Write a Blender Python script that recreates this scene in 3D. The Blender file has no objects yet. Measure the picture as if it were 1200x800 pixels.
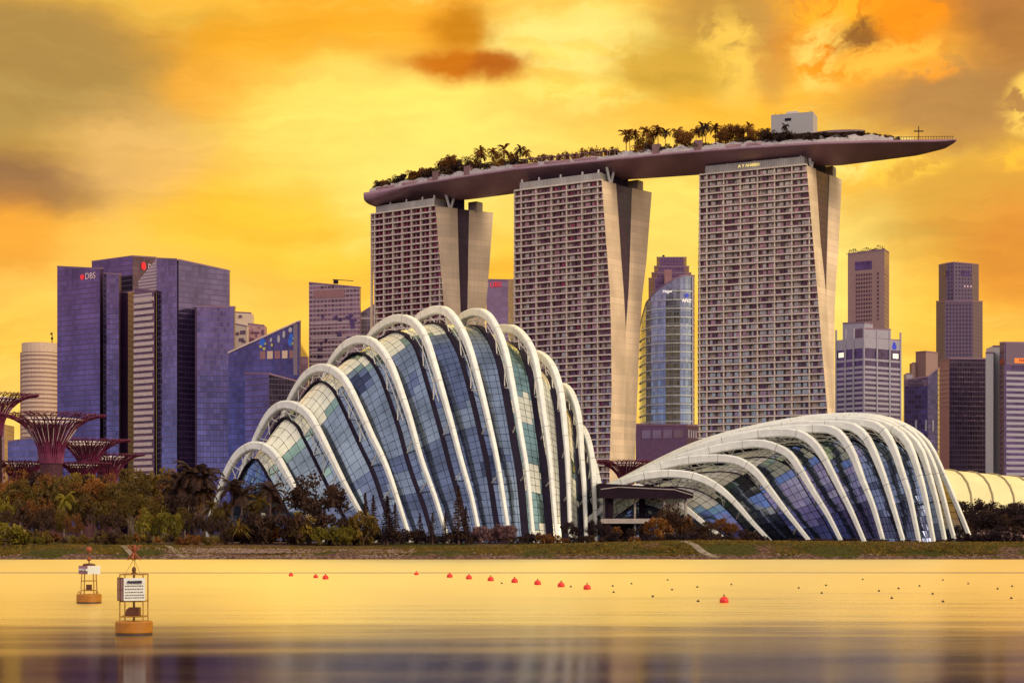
import bpy, math, random
from mathutils import Vector, Matrix
random.seed(7)
R = random.random
U = random.uniform
rad = math.radians
scene = bpy.context.scene

# ------------------------------------------------------------------ camera
F, CX, HY, EYE = 2064.0, 600.0, 622.5, 5.7          # focal length in photo pixels, horizon row, eye height
cd = bpy.data.cameras.new('camera')
cam = bpy.data.objects.new('camera', cd)
scene.collection.objects.link(cam)
cam.location = (0, 0, EYE)
cam.rotation_euler = (rad(90), 0, 0)
cd.sensor_fit = 'HORIZONTAL'
cd.sensor_width = 36.0
cd.lens = 36.0 * F / 1200.0
cd.shift_y = (HY - 400.0) / 1200.0
cd.clip_start = 0.5
cd.clip_end = 60000.0
scene.camera = cam

# ------------------------------------------------------------------ small node language
class E:
    """a socket with arithmetic"""
    def __init__(s, t, k): s.t, s.k = t, k
    def _m(s, op, *a):
        n = s.t.nodes.new('ShaderNodeMath'); n.operation = op
        for i, x in enumerate((s,) + a):
            if isinstance(x, E): s.t.links.new(x.k, n.inputs[i])
            else: n.inputs[i].default_value = x
        return E(s.t, n.outputs[0])
    def __add__(s, o): return s._m('ADD', o)
    def __sub__(s, o): return s._m('SUBTRACT', o)
    def __mul__(s, o): return s._m('MULTIPLY', o)
    def __truediv__(s, o): return s._m('DIVIDE', o)
    def f(s, op, *a): return s._m(op, *a)
    def clamp(s): return s.f('MAXIMUM', 0.0).f('MINIMUM', 1.0)
    def ss(s, lo, hi):
        n = s.t.nodes.new('ShaderNodeMapRange'); n.interpolation_type = 'SMOOTHSTEP'
        s.t.links.new(s.k, n.inputs['Value'])
        n.inputs['From Min'].default_value = lo; n.inputs['From Max'].default_value = hi
        return E(s.t, n.outputs[0])

def lin(r, g, b):
    def c(v):
        v /= 255.0
        return v / 12.92 if v <= 0.04045 else ((v + 0.055) / 1.055) ** 2.4
    return (c(r), c(g), c(b), 1.0)

def mixc(t, fac, a, b, mode='MIX'):
    n = t.nodes.new('ShaderNodeMix'); n.data_type = 'RGBA'; n.blend_type = mode
    for k, x in ((n.inputs[0], fac), (n.inputs[6], a), (n.inputs[7], b)):
        if isinstance(x, E): t.links.new(x.k, k)
        elif hasattr(x, 'is_linked'): t.links.new(x, k)
        else: k.default_value = x
    return n.outputs[2]

def comb(t, x, y, z):
    n = t.nodes.new('ShaderNodeCombineXYZ')
    for i, v in enumerate((x, y, z)):
        if isinstance(v, E): t.links.new(v.k, n.inputs[i])
        else: n.inputs[i].default_value = v
    return n.outputs[0]

def noise(t, vec, scale, detail=4.0, rough=0.55, dist=0.0):
    n = t.nodes.new('ShaderNodeTexNoise')
    n.inputs['Scale'].default_value = scale; n.inputs['Detail'].default_value = detail
    n.inputs['Roughness'].default_value = rough; n.inputs['Distortion'].default_value = dist
    if vec is not None: t.links.new(vec, n.inputs['Vector'])
    return n

# ------------------------------------------------------------------ sky
SUN_EL, SUN_AZ = rad(24), rad(128)       # azimuth clockwise from +Y (the view): behind the viewer's right shoulder
world = bpy.data.worlds.new('World'); scene.world = world
world.use_nodes = True
t = world.node_tree; t.nodes.clear()
tc = t.nodes.new('ShaderNodeTexCoord')
sp = t.nodes.new('ShaderNodeSeparateXYZ'); t.links.new(tc.outputs['Generated'], sp.inputs[0])
dx, dy, dz = (E(t, sp.outputs[i]) for i in range(3))
az = dx.f('ARCTAN2', dy) * F                 # compass angle and height of a sky direction
el = dz.f('MINIMUM', 0.9999).f('MAXIMUM', -0.9999).f('ARCSINE') * F
nz1 = noise(t, comb(t, az / 210.0, el / 150.0, 1.3), 1.0, 5.0, 0.55)
nz2 = noise(t, comb(t, az / 55.0, el / 42.0, 7.7), 1.0, 6.0, 0.62)
s1 = t.nodes.new('ShaderNodeSeparateColor'); t.links.new(nz1.outputs['Color'], s1.inputs[0])
s2 = t.nodes.new('ShaderNodeSeparateColor'); t.links.new(nz2.outputs['Color'], s2.inputs[0])
wu = az + (E(t, s1.outputs[0]) - 0.5) * 150.0 + (E(t, s2.outputs[0]) - 0.5) * 36.0
wv = el + (E(t, s1.outputs[1]) - 0.5) * 95.0 + (E(t, s2.outputs[1]) - 0.5) * 26.0
g1 = mixc(t, wv.ss(20.0, 330.0), lin(255, 219, 112), lin(255, 194, 60))
g2 = mixc(t, wv.ss(360.0, 680.0), g1, lin(250, 166, 42))
sn = noise(t, comb(t, wu / 300.0, wv / 58.0, 5.5), 1.0, 6.0, 0.58)
sv_ = E(t, sn.outputs[0])
g2 = mixc(t, sv_.ss(0.52, 0.74) * 0.70, g2, lin(255, 219, 108))
g2 = mixc(t, (sv_ * -1.0 + 1.0).ss(0.48, 0.74) * 0.55, g2, lin(247, 164, 44))
col = g2
BLOBS = [  # where in the sky (photo columns and rows), spread, colour, strength
    (520, 190, 210, 80, (255, 226, 116), .75), (120, 330, 240, 60, (255, 200, 92), .7), (20, 110, 190, 110, (158, 130, 76), .85), (0, 232, 150, 38, (142, 100, 72), .85),
    (-20, 300, 110, 50, (245, 158, 48), .7), (170, 200, 75, 70, (240, 188, 110), .7), (235, 112, 55, 32, (242, 165, 52), .7),
    (330, 52, 130, 36, (240, 166, 38), .75), (180, 20, 140, 25, (240, 190, 70), .5), (430, 150, 170, 62, (255, 224, 104), .9),
    (300, 270, 120, 50, (255, 196, 48), .6), (510, 220, 90, 50, (255, 226, 112), .7), 
     (690, 55, 110, 50, (255, 224, 108), .9),
    (610, 25, 60, 20, (255, 205, 90), .6), (690, 120, 60, 25, (255, 214, 90), .7), (852, 80, 34, 55, (255, 208, 92), .95),
    (790, 92, 66, 38, (206, 162, 58), .95), (860, 20, 90, 45, (186, 140, 66), .85), (905, 75, 28, 55, (196, 148, 76), .7),
    (1120, 20, 80, 60, (190, 122, 58), .85), (1120, 150, 130, 50, (178, 130, 76), .9),
    (1190, 70, 60, 60, (172, 114, 62), .85), (1100, 270, 150, 70, (208, 156, 68), .75), (1200, 320, 90, 70, (228, 142, 54), .8), (960, 330, 90, 80, (255, 228, 120), .75),
    (780, 270, 60, 70, (255, 226, 110), .8), (1010, 50, 82, 62, (246, 142, 26), .92), (1006, 64, 26, 21, (150, 98, 46), .97)]
FIRE = [  # crisp glowing cloud edges
    (985, 20, 60, 34, (255, 178, 44), 1.0), (962, 78, 26, 40, (255, 208, 96), 1.0), (1040, 96, 66, 22, (255, 186, 66), 1.0), (1085, 112, 40, 16, (250, 160, 50), .9), (1060, 30, 46, 40, (255, 152, 30), 1.0),
    (1010, 202, 40, 15, (255, 240, 140), 1.0), (1046, 214, 46, 15, (255, 204, 70), 1.0), (1192, 160, 26, 28, (255, 206, 90), 1.0), (1176, 216, 30, 15, (255, 190, 60), 1.0),
    (856, 74, 40, 46, (255, 204, 84), .9), (672, 62, 90, 36, (255, 228, 124), .85), (690, 128, 60, 22, (255, 226, 110), .8), ]
DARK = [(558, 44, 44, 34, (204, 128, 22), .95), (552, 94, 78, 20, (206, 110, 16), .95), (604, 98, 34, 20, (184, 98, 28), .95), (780, 92, 66, 38, (212, 164, 60), .8)]
for px, py, su, sv, c, k in BLOBS:
    a = (wu - (px - CX)) / float(su); b = (wv - (HY - py)) / float(sv)
    w = ((a * a + b * b) * -0.75).f('EXPONENT').ss(0.08, 0.88) * k
    col = mixc(t, w, col, lin(*c))
fz = noise(t, comb(t, wu / 38.0, wv / 30.0, 11.0), 1.0, 6.0, 0.60)
gate = E(t, fz.outputs[0]).ss(0.37, 0.56)
for px, py, su, sv, c, k in FIRE:
    a = (wu - (px - CX)) / float(su); b = (wv - (HY - py)) / float(sv)
    w = ((a * a + b * b) * -0.75).f('EXPONENT').ss(0.15, 0.75) * gate * k
    col = mixc(t, w, col, lin(*c))
for px, py, su, sv, c, k in DARK:
    a = (wu - (px - CX)) / float(su); b = (wv - (HY - py)) / float(sv)
    col = mixc(t, ((a * a + b * b) * -0.75).f('EXPONENT').ss(0.05, 0.92) * k, col, lin(*c))
streak = noise(t, comb(t, wu / 260.0, wv / 34.0, 3.1), 1.0, 5.0, 0.6)
fine = E(t, streak.outputs[0]).ss(0.25, 0.75) * 0.20 + 0.90
fn = t.nodes.new('ShaderNodeVectorMath'); fn.operation = 'SCALE'
t.links.new(col, fn.inputs[0]); t.links.new(fine.k, fn.inputs['Scale'])
front = fn.outputs[0]
# the rest of the sky: golden overhead in front, pale to the right, mauve evening sky behind the viewer
cl = noise(t, comb(t, dx * 3.0, dy * 3.0, dz * 6.0), 1.0, 5.0, 0.55)
lowb = mixc(t, dz.ss(0.02, 0.16), (0.48, 0.66, 1.22, 1), (1.05, 0.52, 0.68, 1))      # blue dusk band, then pink above it
hib = mixc(t, E(t, cl.outputs[0]).ss(0.32, 0.68), (1.45, 1.30, 1.15, 1), (3.2, 2.75, 1.85, 1))
backc = mixc(t, dz.ss(0.14, 0.40), lowb, hib)
zen = mixc(t, dy.ss(-0.1, 0.75), (1.15, 1.05, 0.95, 1), (1.0, 0.70, 0.22, 1))
side = mixc(t, dx.ss(0.55, 0.98), backc, (1.30, 1.12, 0.66, 1))
rest = mixc(t, dz.ss(0.30, 0.75), side, zen)
fw = (dy.ss(0.10, 0.60) * (E(t, dz.k).ss(0.40, 0.80) * -1.0 + 1.0))
total = mixc(t, fw, rest, front)
ga = (az + 90.0) / 560.0; gb = (el - 1000.0) / 470.0          # unseen golden glow added high in front to brighten the water
gw = ((ga * ga + gb * gb) * -1.0).f('EXPONENT') * dz.ss(0.29, 0.40)
total = mixc(t, gw, total, (2.45, 1.78, 0.42, 1))
below = mixc(t, dz.ss(-0.06, 0.0), (0.10, 0.07, 0.08, 1), total)
bg = t.nodes.new('ShaderNodeBackground'); t.links.new(below, bg.inputs['Color']); bg.inputs['Strength'].default_value = 1.1
nish = t.nodes.new('ShaderNodeTexSky'); nish.sky_type = 'NISHITA'; nish.sun_disc = False
nish.sun_elevation = SUN_EL; nish.sun_rotation = SUN_AZ
bg2 = t.nodes.new('ShaderNodeBackground'); t.links.new(nish.outputs[0], bg2.inputs['Color']); bg2.inputs['Strength'].default_value = 0.08
ms = t.nodes.new('ShaderNodeMixShader')         # clear sky shows through the clouds behind the viewer
t.links.new(((fw * -0.35) + 0.35).k, ms.inputs[0])
t.links.new(bg.outputs[0], ms.inputs[1]); t.links.new(bg2.outputs[0], ms.inputs[2])
wo = t.nodes.new('ShaderNodeOutputWorld'); t.links.new(ms.outputs[0], wo.inputs[0])

sl = bpy.data.lights.new('sun', 'SUN'); sl.energy = 1.5; sl.angle = rad(14); sl.color = (1.0, 0.79, 0.48)
so = bpy.data.objects.new('sun', sl); scene.collection.objects.link(so)
so.rotation_euler = Vector((math.sin(SUN_AZ) * math.cos(SUN_EL), math.cos(SUN_AZ) * math.cos(SUN_EL), math.sin(SUN_EL))).to_track_quat('Z', 'Y').to_euler()

scene.view_settings.view_transform = 'Standard'
scene.view_settings.look = 'None'
scene.view_settings.exposure = 0.0
scene.view_settings.gamma = 1.0
scene.cycles.use_denoising = True
scene.cycles.max_bounces = 6
scene.cycles.caustics_reflective = False
scene.cycles.caustics_refractive = False

# ------------------------------------------------------------------ helpers
COL = scene.collection
def X(px, d): return (px - CX) / F * d
def Z(py, d): return EYE - (py - HY) / F * d
def P(px, py, d): return Vector((X(px, d), d, Z(py, d)))

class MB:
    """collects faces and links them as ONE mesh object"""
    def __init__(s): s.v, s.f, s.m, s.uv = [], [], [], []
    def face(s, pts, m=0, uv=None):
        i = len(s.v); s.v += [tuple(p) for p in pts]
        s.f.append(tuple(range(i, i + len(pts)))); s.m.append(m)
        s.uv.append(uv if uv else [(0.0, 0.0)] * len(pts))
    def wall(s, a, b, z0, z1a, z1b=None, m=0, u0=0.0):
        """upright quad from plan point a to b, uv in metres"""
        z1b = z1a if z1b is None else z1b
        w = math.hypot(b[0] - a[0], b[1] - a[1])
        s.face([(a[0], a[1], z0), (b[0], b[1], z0), (b[0], b[1], z1b), (a[0], a[1], z1a)], m,
               [(u0, z0), (u0 + w, z0), (u0 + w, z1b), (u0, z1a)])
    def hexa(s, p, m=0):
        """8 corners: bottom ring then top ring"""
        for q in ((3, 2, 1, 0), (4, 5, 6, 7), (0, 1, 5, 4), (1, 2, 6, 5), (2, 3, 7, 6), (3, 0, 4, 7)):
            s.face([p[i] for i in q], m)
    def box(s, c, size, m=0, yaw=0.0):
        hx, hy, hz = size[0] / 2, size[1] / 2, size[2] / 2
        ca, sa = math.cos(yaw), math.sin(yaw)
        r = []
        for zz in (-hz, hz):
            for x, y in ((-hx, -hy), (hx, -hy), (hx, hy), (-hx, hy)):
                r.append((c[0] + x * ca - y * sa, c[1] + x * sa + y * ca, c[2] + zz))
        s.hexa(r, m)
    def tube(s, pts, r, n=6, m=0, cap=True):
        pts = [Vector(p) for p in pts]
        rs = r if isinstance(r, (list, tuple)) else [r] * len(pts)
        rings = []
        up = Vector((0.13, 0.21, 1)).normalized()
        for i, p in enumerate(pts):
            tg = (pts[min(i + 1, len(pts) - 1)] - pts[max(i - 1, 0)])
            tg = tg.normalized() if tg.length > 1e-9 else Vector((0, 0, 1))
            a = tg.cross(up)
            a = a.normalized() if a.length > 1e-3 else tg.cross(Vector((1, 0, 0))).normalized()
            b = tg.cross(a)
            rings.append([p + (a * math.cos(k * 2 * math.pi / n) + b * math.sin(k * 2 * math.pi / n)) * rs[i] for k in range(n)])
        s.rings(rings, m, cap)
    def rings(s, rings, m=0, cap=True):
        i0 = len(s.v); n = len(rings[0])
        for r in rings: s.v += [tuple(p) for p in r]
        for i in range(len(rings) - 1):
            for k in range(n):
                a, b = i0 + i * n + k, i0 + i * n + (k + 1) % n
                s.f.append((a, b, b + n, a + n)); s.m.append(m); s.uv.append([(0, 0)] * 4)
        if cap:
            s.f.append(tuple(i0 + k for k in range(n))[::-1]); s.m.append(m); s.uv.append([(0, 0)] * n)
            e = i0 + (len(rings) - 1) * n
            s.f.append(tuple(e + k for k in range(n))); s.m.append(m); s.uv.append([(0, 0)] * n)
    def lathe(s, c, prof, n=24, m=0, cap=True):
        s.rings([[(c[0] + r * math.cos(k * 2 * math.pi / n), c[1] + r * math.sin(k * 2 * math.pi / n), c[2] + z) for k in range(n)] for r, z in prof], m, cap)
    def build(s, name, mats, parent=None, smooth=False, label=None):
        me = bpy.data.meshes.new(name)
        me.from_pydata(s.v, [], s.f)
        if not isinstance(mats, (list, tuple)): mats = [mats]
        for x in mats: me.materials.append(x)
        me.polygons.foreach_set('material_index', s.m)
        ul = me.uv_layers.new(name='UVMap')
        flat = []
        for q in s.uv:
            for a, b in q: flat += (a, b)
        ul.data.foreach_set('uv', flat)
        if smooth:
            me.polygons.foreach_set('use_smooth', [True] * len(me.polygons))
        me.update()
        o = bpy.data.objects.new(name, me); COL.objects.link(o)
        if parent is not None: o.parent = parent; o.matrix_parent_inverse = parent.matrix_world.inverted() if False else Matrix.Translation(-parent.location)
        if label: o['label'] = label
        return o

def tag(o, label, cat, group=None):
    o['label'] = label; o['category'] = cat
    if group: o['group'] = group
    return o
def thing(name, label, cat, loc=(0, 0, 0), group=None):
    o = bpy.data.objects.new(name, None); COL.objects.link(o)
    o.location = loc; o.empty_display_size = 0.5
    return tag(o, label, cat, group)
def structure(o): o['kind'] = 'structure'; return o
def dup(root, loc, rotz=0.0, scale=1.0, label=None, group=None):
    r = root.copy(); COL.objects.link(r); r.location = loc; r.rotation_euler = (0, 0, rotz)
    r.scale = (scale, scale, scale) if not isinstance(scale, tuple) else scale
    if label: r['label'] = label
    if group: r['group'] = group
    for ch in list(root.children):
        c = ch.copy(); COL.objects.link(c); c.parent = r
        for g in ch.children:
            d = g.copy(); COL.objects.link(d); d.parent = c
    return r

# ------------------------------------------------------------------ materials
def base_mat(name):
    m = bpy.data.materials.new(name); m.use_nodes = True
    t = m.node_tree
    return m, t, t.nodes['Principled BSDF']
def mat(name, c, rough=0.6, metal=0.0, var=0.15, scale=0.5, bump=0.0, spec=0.5, c2=None):
    m, t, b = base_mat(name)
    tc = t.nodes.new('ShaderNodeTexCoord')
    n = noise(t, tc.outputs['Object'], scale, 5.0, 0.6)
    f = E(t, n.outputs[0]).ss(0.28, 0.72)
    c = tuple(c) + (1.0,)
    lo = tuple(x * (1 - var) for x in c[:3]) + (1.0,) if c2 is None else tuple(c2) + (1.0,)
    hi = tuple(min(1, x * (1 + var)) for x in c[:3]) + (1.0,) if c2 is None else c
    t.links.new(mixc(t, f, lo, hi), b.inputs['Base Color'])
    b.inputs['Roughness'].default_value = rough; b.inputs['Metallic'].default_value = metal
    b.inputs['Specular IOR Level'].default_value = spec
    if bump:
        bn = t.nodes.new('ShaderNodeBump'); bn.inputs['Strength'].default_value = bump; bn.inputs['Distance'].default_value = 0.3
        n2 = noise(t, tc.outputs['Object'], scale * 4, 5.0, 0.6)
        t.links.new(n2.outputs[0], bn.inputs['Height']); t.links.new(bn.outputs[0], b.inputs['Normal'])
    return m
def glow(name, c, strength=1.0):
    m, t, b = base_mat(name)
    b.inputs['Base Color'].default_value = tuple(c) + (1,)
    b.inputs['Emission Color'].default_value = tuple(c) + (1,); b.inputs['Emission Strength'].default_value = strength
    return m
def facade(name, glass, frame, pitch, band, bay, mull, rough=0.12, metal=0.9, var=0.35, jit=0.03, fr_rough=0.55, stripe=None, lit=0.0):
    """curtain wall: floors of height pitch with a spandrel share band, bays with a mullion share mull, pane tints that vary"""
    m, t, b = base_mat(name)
    uv = t.nodes.new('ShaderNodeUVMap')
    s = t.nodes.new('ShaderNodeSeparateXYZ'); t.links.new(uv.outputs[0], s.inputs[0])
    u, v = E(t, s.outputs[0]) / bay, E(t, s.outputs[1]) / pitch
    fu, fv = u.f('FRACT'), v.f('FRACT')
    fr = fv.f('LESS_THAN', band).f('MAXIMUM', fu.f('LESS_THAN', mull))
    wn = t.nodes.new('ShaderNodeTexWhiteNoise'); wn.noise_dimensions = '2D'
    t.links.new(comb(t, u.f('FLOOR'), v.f('FLOOR'), 0.0), wn.inputs['Vector'])
    rnd = E(t, wn.outputs['Value'])
    big = noise(t, comb(t, u / 9.0, v / 14.0, 0.0), 1.0, 3.0, 0.5)
    k = rnd * var + E(t, big.outputs[0]).ss(0.3, 0.7) * 0.5 + (0.75 - var * 0.5)
    row = t.nodes.new('ShaderNodeTexWhiteNoise'); row.noise_dimensions = '1D'
    t.links.new(v.f('FLOOR').k, row.inputs['W'])
    k = k * (E(t, row.outputs['Value']) * 0.22 + 0.89)
    sc = t.nodes.new('ShaderNodeVectorMath'); sc.operation = 'SCALE'
    sc.inputs[0].default_value = glass; t.links.new(k.k, sc.inputs['Scale'])
    g = sc.outputs[0]
    fcol = tuple(frame) + (1,)
    t.links.new(mixc(t, fr, g, fcol), b.inputs['Base Color'])
    t.links.new(((fr * -metal) + metal).k, b.inputs['Metallic'])
    t.links.new((fr * (fr_rough - rough) + rough).k, b.inputs['Roughness'])
    geo = t.nodes.new('ShaderNodeNewGeometry')
    jv = t.nodes.new('ShaderNodeVectorMath'); jv.operation = 'SUBTRACT'; t.links.new(wn.outputs['Color'], jv.inputs[0]); jv.inputs[1].default_value = (.5, .5, .5)
    js = t.nodes.new('ShaderNodeVectorMath'); js.operation = 'SCALE'; t.links.new(jv.outputs[0], js.inputs[0]); js.inputs['Scale'].default_value = jit
    ja = t.nodes.new('ShaderNodeVectorMath'); t.links.new(js.outputs[0], ja.inputs[0]); t.links.new(geo.outputs['Normal'], ja.inputs[1])
    jn = t.nodes.new('ShaderNodeVectorMath'); jn.operation = 'NORMALIZE'; t.links.new(ja.outputs[0], jn.inputs[0])
    t.links.new(jn.outputs[0], b.inputs['Normal'])
    if lit:
        on = rnd.f('GREATER_THAN', 1.0 - lit) * ((fr * -1.0) + 1.0)
        b.inputs['Emission Color'].default_value = (1.0, 0.72, 0.45, 1)
        t.links.new((on * 0.5).k, b.inputs['Emission Strength'])
    return m
def glassy(name, c, rough=0.1, metal=0.85, var=0.3, scale=0.15):
    return mat(name, c, rough, metal, var, scale)
def leafy(name, c1, c2, tr=0.25):
    m, t, b = base_mat(name)
    oi = t.nodes.new('ShaderNodeObjectInfo'); tc = t.nodes.new('ShaderNodeTexCoord')
    n = noise(t, tc.outputs['Object'], 0.55, 4.0, 0.6)
    f = (E(t, n.outputs[0]).ss(0.3, 0.7) * 0.65 + E(t, oi.outputs['Random']) * 0.5 - 0.07).clamp()
    c = mixc(t, f, tuple(c1) + (1,), tuple(c2) + (1,))
    t.links.new(c, b.inputs['Base Color']); b.inputs['Roughness'].default_value = 0.6; b.inputs['Specular IOR Level'].default_value = 0.25
    tl = t.nodes.new('ShaderNodeBsdfTranslucent'); t.links.new(c, tl.inputs[0])
    mx = t.nodes.new('ShaderNodeMixShader'); mx.inputs[0].default_value = tr
    t.links.new(b.outputs[0], mx.inputs[1]); t.links.new(tl.outputs[0], mx.inputs[2])
    t.links.new(mx.outputs[0], t.nodes['Material Output'].inputs[0])
    return m

M = {}
M['white_steel'] = mat('white_steel', (.86, .87, .82), .42, 0, .09, .5)
M['white_thin'] = mat('white_thin', (.72, .70, .66), .5, 0, .05)
M['dark_steel'] = mat('dark_steel', (.018, .012, .030), .8, .0, .2, spec=.15)
M['pane_blue'] = glassy('pane_blue', (.20, .25, .36), .09)
M['pane_deep'] = glassy('pane_deep', (.115, .145, .265), .10)
M['pane_green'] = glassy('pane_green', (.22, .33, .33), .12)
M['pane_pale'] = mat('pane_pale', (.86, .85, .70), .25, .15, .10, .3)  # cream tint holds the bright sky reflected in these panes
M['pane_ink'] = glassy('pane_ink', (.045, .055, .115), .12)
M['cream_wall'] = facade('cream_wall', (.74, .57, .41), (.58, .44, .31), 3.4, .05, 1.9, .035, .55, 0.0, .06, 0.0)
M['balcony'] = mat('balcony', (.76, .64, .54), .6, 0, .1, .2)
M['win_dark'] = glassy('win_dark', (.095, .05, .06), .12)
M['win_mauve'] = glassy('win_mauve', (.30, .20, .19), .14)
M['win_green'] = glassy('win_green', (.34, .37, .28), .14)
M['win_wine'] = glassy('win_wine', (.22, .05, .08), .14)
M['recess_wine'] = mat('recess_wine', (.16, .035, .06), .7)
M['recess_grey'] = mat('recess_grey', (.15, .12, .12), .7)
M['curtain'] = mat('curtain', (.48, .40, .34), .8)
M['recess'] = mat('recess', (.17, .09, .09), .7)
M['atrium'] = facade('atrium', (.045, .016, .05), (.03, .01, .025), 3.4, .1, 2.2, .08, .35, .15)
M['hull'] = mat('hull', (.34, .19, .25), .40, .3, .12, .12)
M['parapet'] = mat('parapet', (.58, .51, .51), .5, 0, .18, .5)
M['deck'] = mat('deck', (.30, .20, .16), .7)
M['bark'] = mat('bark', (.10, .055, .05), .8, 0, .3, 3)
M['pale_bark'] = mat('pale_bark', (.26, .19, .16), .8, 0, .3, 3)
from mathutils import noise as mnoise

# ------------------------------------------------------------------ ground, bank, water
GZ = 3.0
SHORE = 362.0
def bank_profile(x):
    """height of the bank crest and foot wobble along the shore"""
    w = 0.9 * math.sin(x * 0.09) + 0.6 * math.sin(x * 0.23 + 1.0)
    h = GZ - .45 + 0.2 * math.sin(x * 0.05) + max(0.0, min(1.0, (x + 5) / 45.0)) * 1.0
    return w, h
m, t, b = base_mat('bank_turf'); M['turf'] = m
tc = t.nodes.new('ShaderNodeTexCoord')
n1 = noise(t, tc.outputs['Object'], 0.11, 5.0, 0.6); n2 = noise(t, tc.outputs['Object'], 1.4, 5.0, 0.65); n3 = noise(t, tc.outputs['Object'], 0.05, 3.0, 0.5)
spx = t.nodes.new('ShaderNodeSeparateXYZ'); t.links.new(tc.outputs['Object'], spx.inputs[0])
g = mixc(t, E(t, n2.outputs[0]).ss(.3, .7), (.024, .025, .006, 1), (.078, .072, .013, 1))
soil = mixc(t, E(t, n2.outputs[0]).ss(.35, .65), (.05, .022, .022, 1), (.20, .115, .085, 1))
xx = E(t, spx.outputs[0])
bare = (((xx + 58.0) / 17.0).f('ABSOLUTE') * -1.0 + 1.0).clamp().ss(0.0, 0.6) * 0.32 + ((((xx + 33.0) / 9.0).f('ABSOLUTE') * -1.0 + 1.0).clamp() * 0.2) + (E(t, spx.outputs[2]) * -1.0 + 1.2).clamp() * 0.22
t.links.new(mixc(t, (E(t, n1.outputs[0]) + bare).ss(.52, .66), g, soil), b.inputs['Base Color'])
b.inputs['Roughness'].default_value = .9; b.inputs['Specular IOR Level'].default_value = .1
bn = t.nodes.new('ShaderNodeBump'); bn.inputs['Strength'].default_value = .8; bn.inputs['Distance'].default_value = .4
t.links.new(n2.outputs[0], bn.inputs['Height']); t.links.new(bn.outputs[0], b.inputs['Normal'])

g = MB()
xs = [-9000, -3000, -1000, -500] + [-300 + i * 2.0 for i in range(301)] + [500, 1000, 3000, 9000]
rows = []
for x in xs:
    w, h = bank_profile(x)
    rows.append([(x, SHORE - 6, -1.5), (x, SHORE + w - .6, 0.02), (x, SHORE + w, .35), (x, SHORE + 3 + w, 1.2 + .3 * math.sin(x * .31)), (x, SHORE + 7, h - .6), (x, SHORE + 10, h), (x, SHORE + 30, GZ + .2), (x, SHORE + 60, GZ), (x, 800, GZ), (x, 2500, GZ), (x, 30000, GZ)])
for i in range(len(xs) - 1):
    for k in range(len(rows[0]) - 1):
        g.face([rows[i][k], rows[i + 1][k], rows[i + 1][k + 1], rows[i][k + 1]])
structure(g.build('ground', M['turf'], smooth=True))

m, t, b = base_mat('water'); M['water'] = m
tc = t.nodes.new('ShaderNodeTexCoord')
sx = t.nodes.new('ShaderNodeSeparateXYZ'); t.links.new(tc.outputs['Object'], sx.inputs[0])
x_, y_ = E(t, sx.outputs[0]), E(t, sx.outputs[1])
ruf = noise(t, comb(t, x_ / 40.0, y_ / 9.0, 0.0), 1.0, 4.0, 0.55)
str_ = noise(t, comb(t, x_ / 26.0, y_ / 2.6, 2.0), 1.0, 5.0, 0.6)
refl_paint = ((y_ + (E(t, ruf.outputs[0]) - 0.5) * 62.0).ss(54.0, 124.0))          # paints dark near and golden far reflections into the water colour
slick = E(t, str_.outputs[0]).ss(.42, .72) * (x_.ss(-10.0, 26.0) * 0.55 + 0.45)
yy = y_ + (E(t, ruf.outputs[0]) - 0.5) * 46.0
rgh = yy.ss(60.0, 116.0) * 0.16 + yy.ss(100.0, 210.0) * 0.09 + 0.12 - slick * yy.ss(66.0, 110.0) * 0.08
t.links.new(rgh.k, b.inputs['Roughness'])
t.links.new(mixc(t, refl_paint, (.12, .055, .11, 1), (1.0, .87, .42, 1)), b.inputs['Base Color'])
b.inputs['Metallic'].default_value = .85
t.links.new(mixc(t, refl_paint, (.26, .17, .28, 1), (1, 1, 1, 1)), b.inputs['Specular Tint'])
b.inputs['IOR'].default_value = 1.4
b.inputs['Specular IOR Level'].default_value = 1.0
wv_ = noise(t, comb(t, x_ / 5.0, y_ / 1.6, 0.0), 1.0, 3.0, 0.5)
bn = t.nodes.new('ShaderNodeBump'); bn.inputs['Strength'].default_value = .03; bn.inputs['Distance'].default_value = .2
t.links.new(wv_.outputs[0], bn.inputs['Height']); t.links.new(bn.outputs[0], b.inputs['Normal'])
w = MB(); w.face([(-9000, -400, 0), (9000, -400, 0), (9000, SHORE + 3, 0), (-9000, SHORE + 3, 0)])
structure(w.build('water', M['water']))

# paths that run down the bank to the water
M['path'] = mat('path', (.24, .19, .15), .8, 0, .25, 1.0)
def bank_path(p0, p1, w0):
    g = MB(); k = 8
    for i in range(k):
        a, c = i / k, (i + 1) / k
        def pt(f, s):
            x = X(p0, SHORE + 10) * (1 - f) + X(p1, SHORE) * f + s
            wv, h = bank_profile(x)
            prof = [(SHORE + 10, h), (SHORE + 7, h - .6), (SHORE + 3 + wv, 1.2 + .3 * math.sin(x * .31)), (SHORE + wv, .35)]
            q = f * 3; j = min(2, int(q)); q -= j
            return (x, prof[j][0] * (1 - q) + prof[j + 1][0] * q, prof[j][1] * (1 - q) + prof[j + 1][1] * q + .09)
        g.face([pt(a, -w0), pt(a, w0), pt(c, w0), pt(c, -w0)])
    structure(g.build('path', M['path']))
bank_path(196, 216, .7); bank_path(800, 838, .8); bank_path(145, 158, .8)

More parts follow.
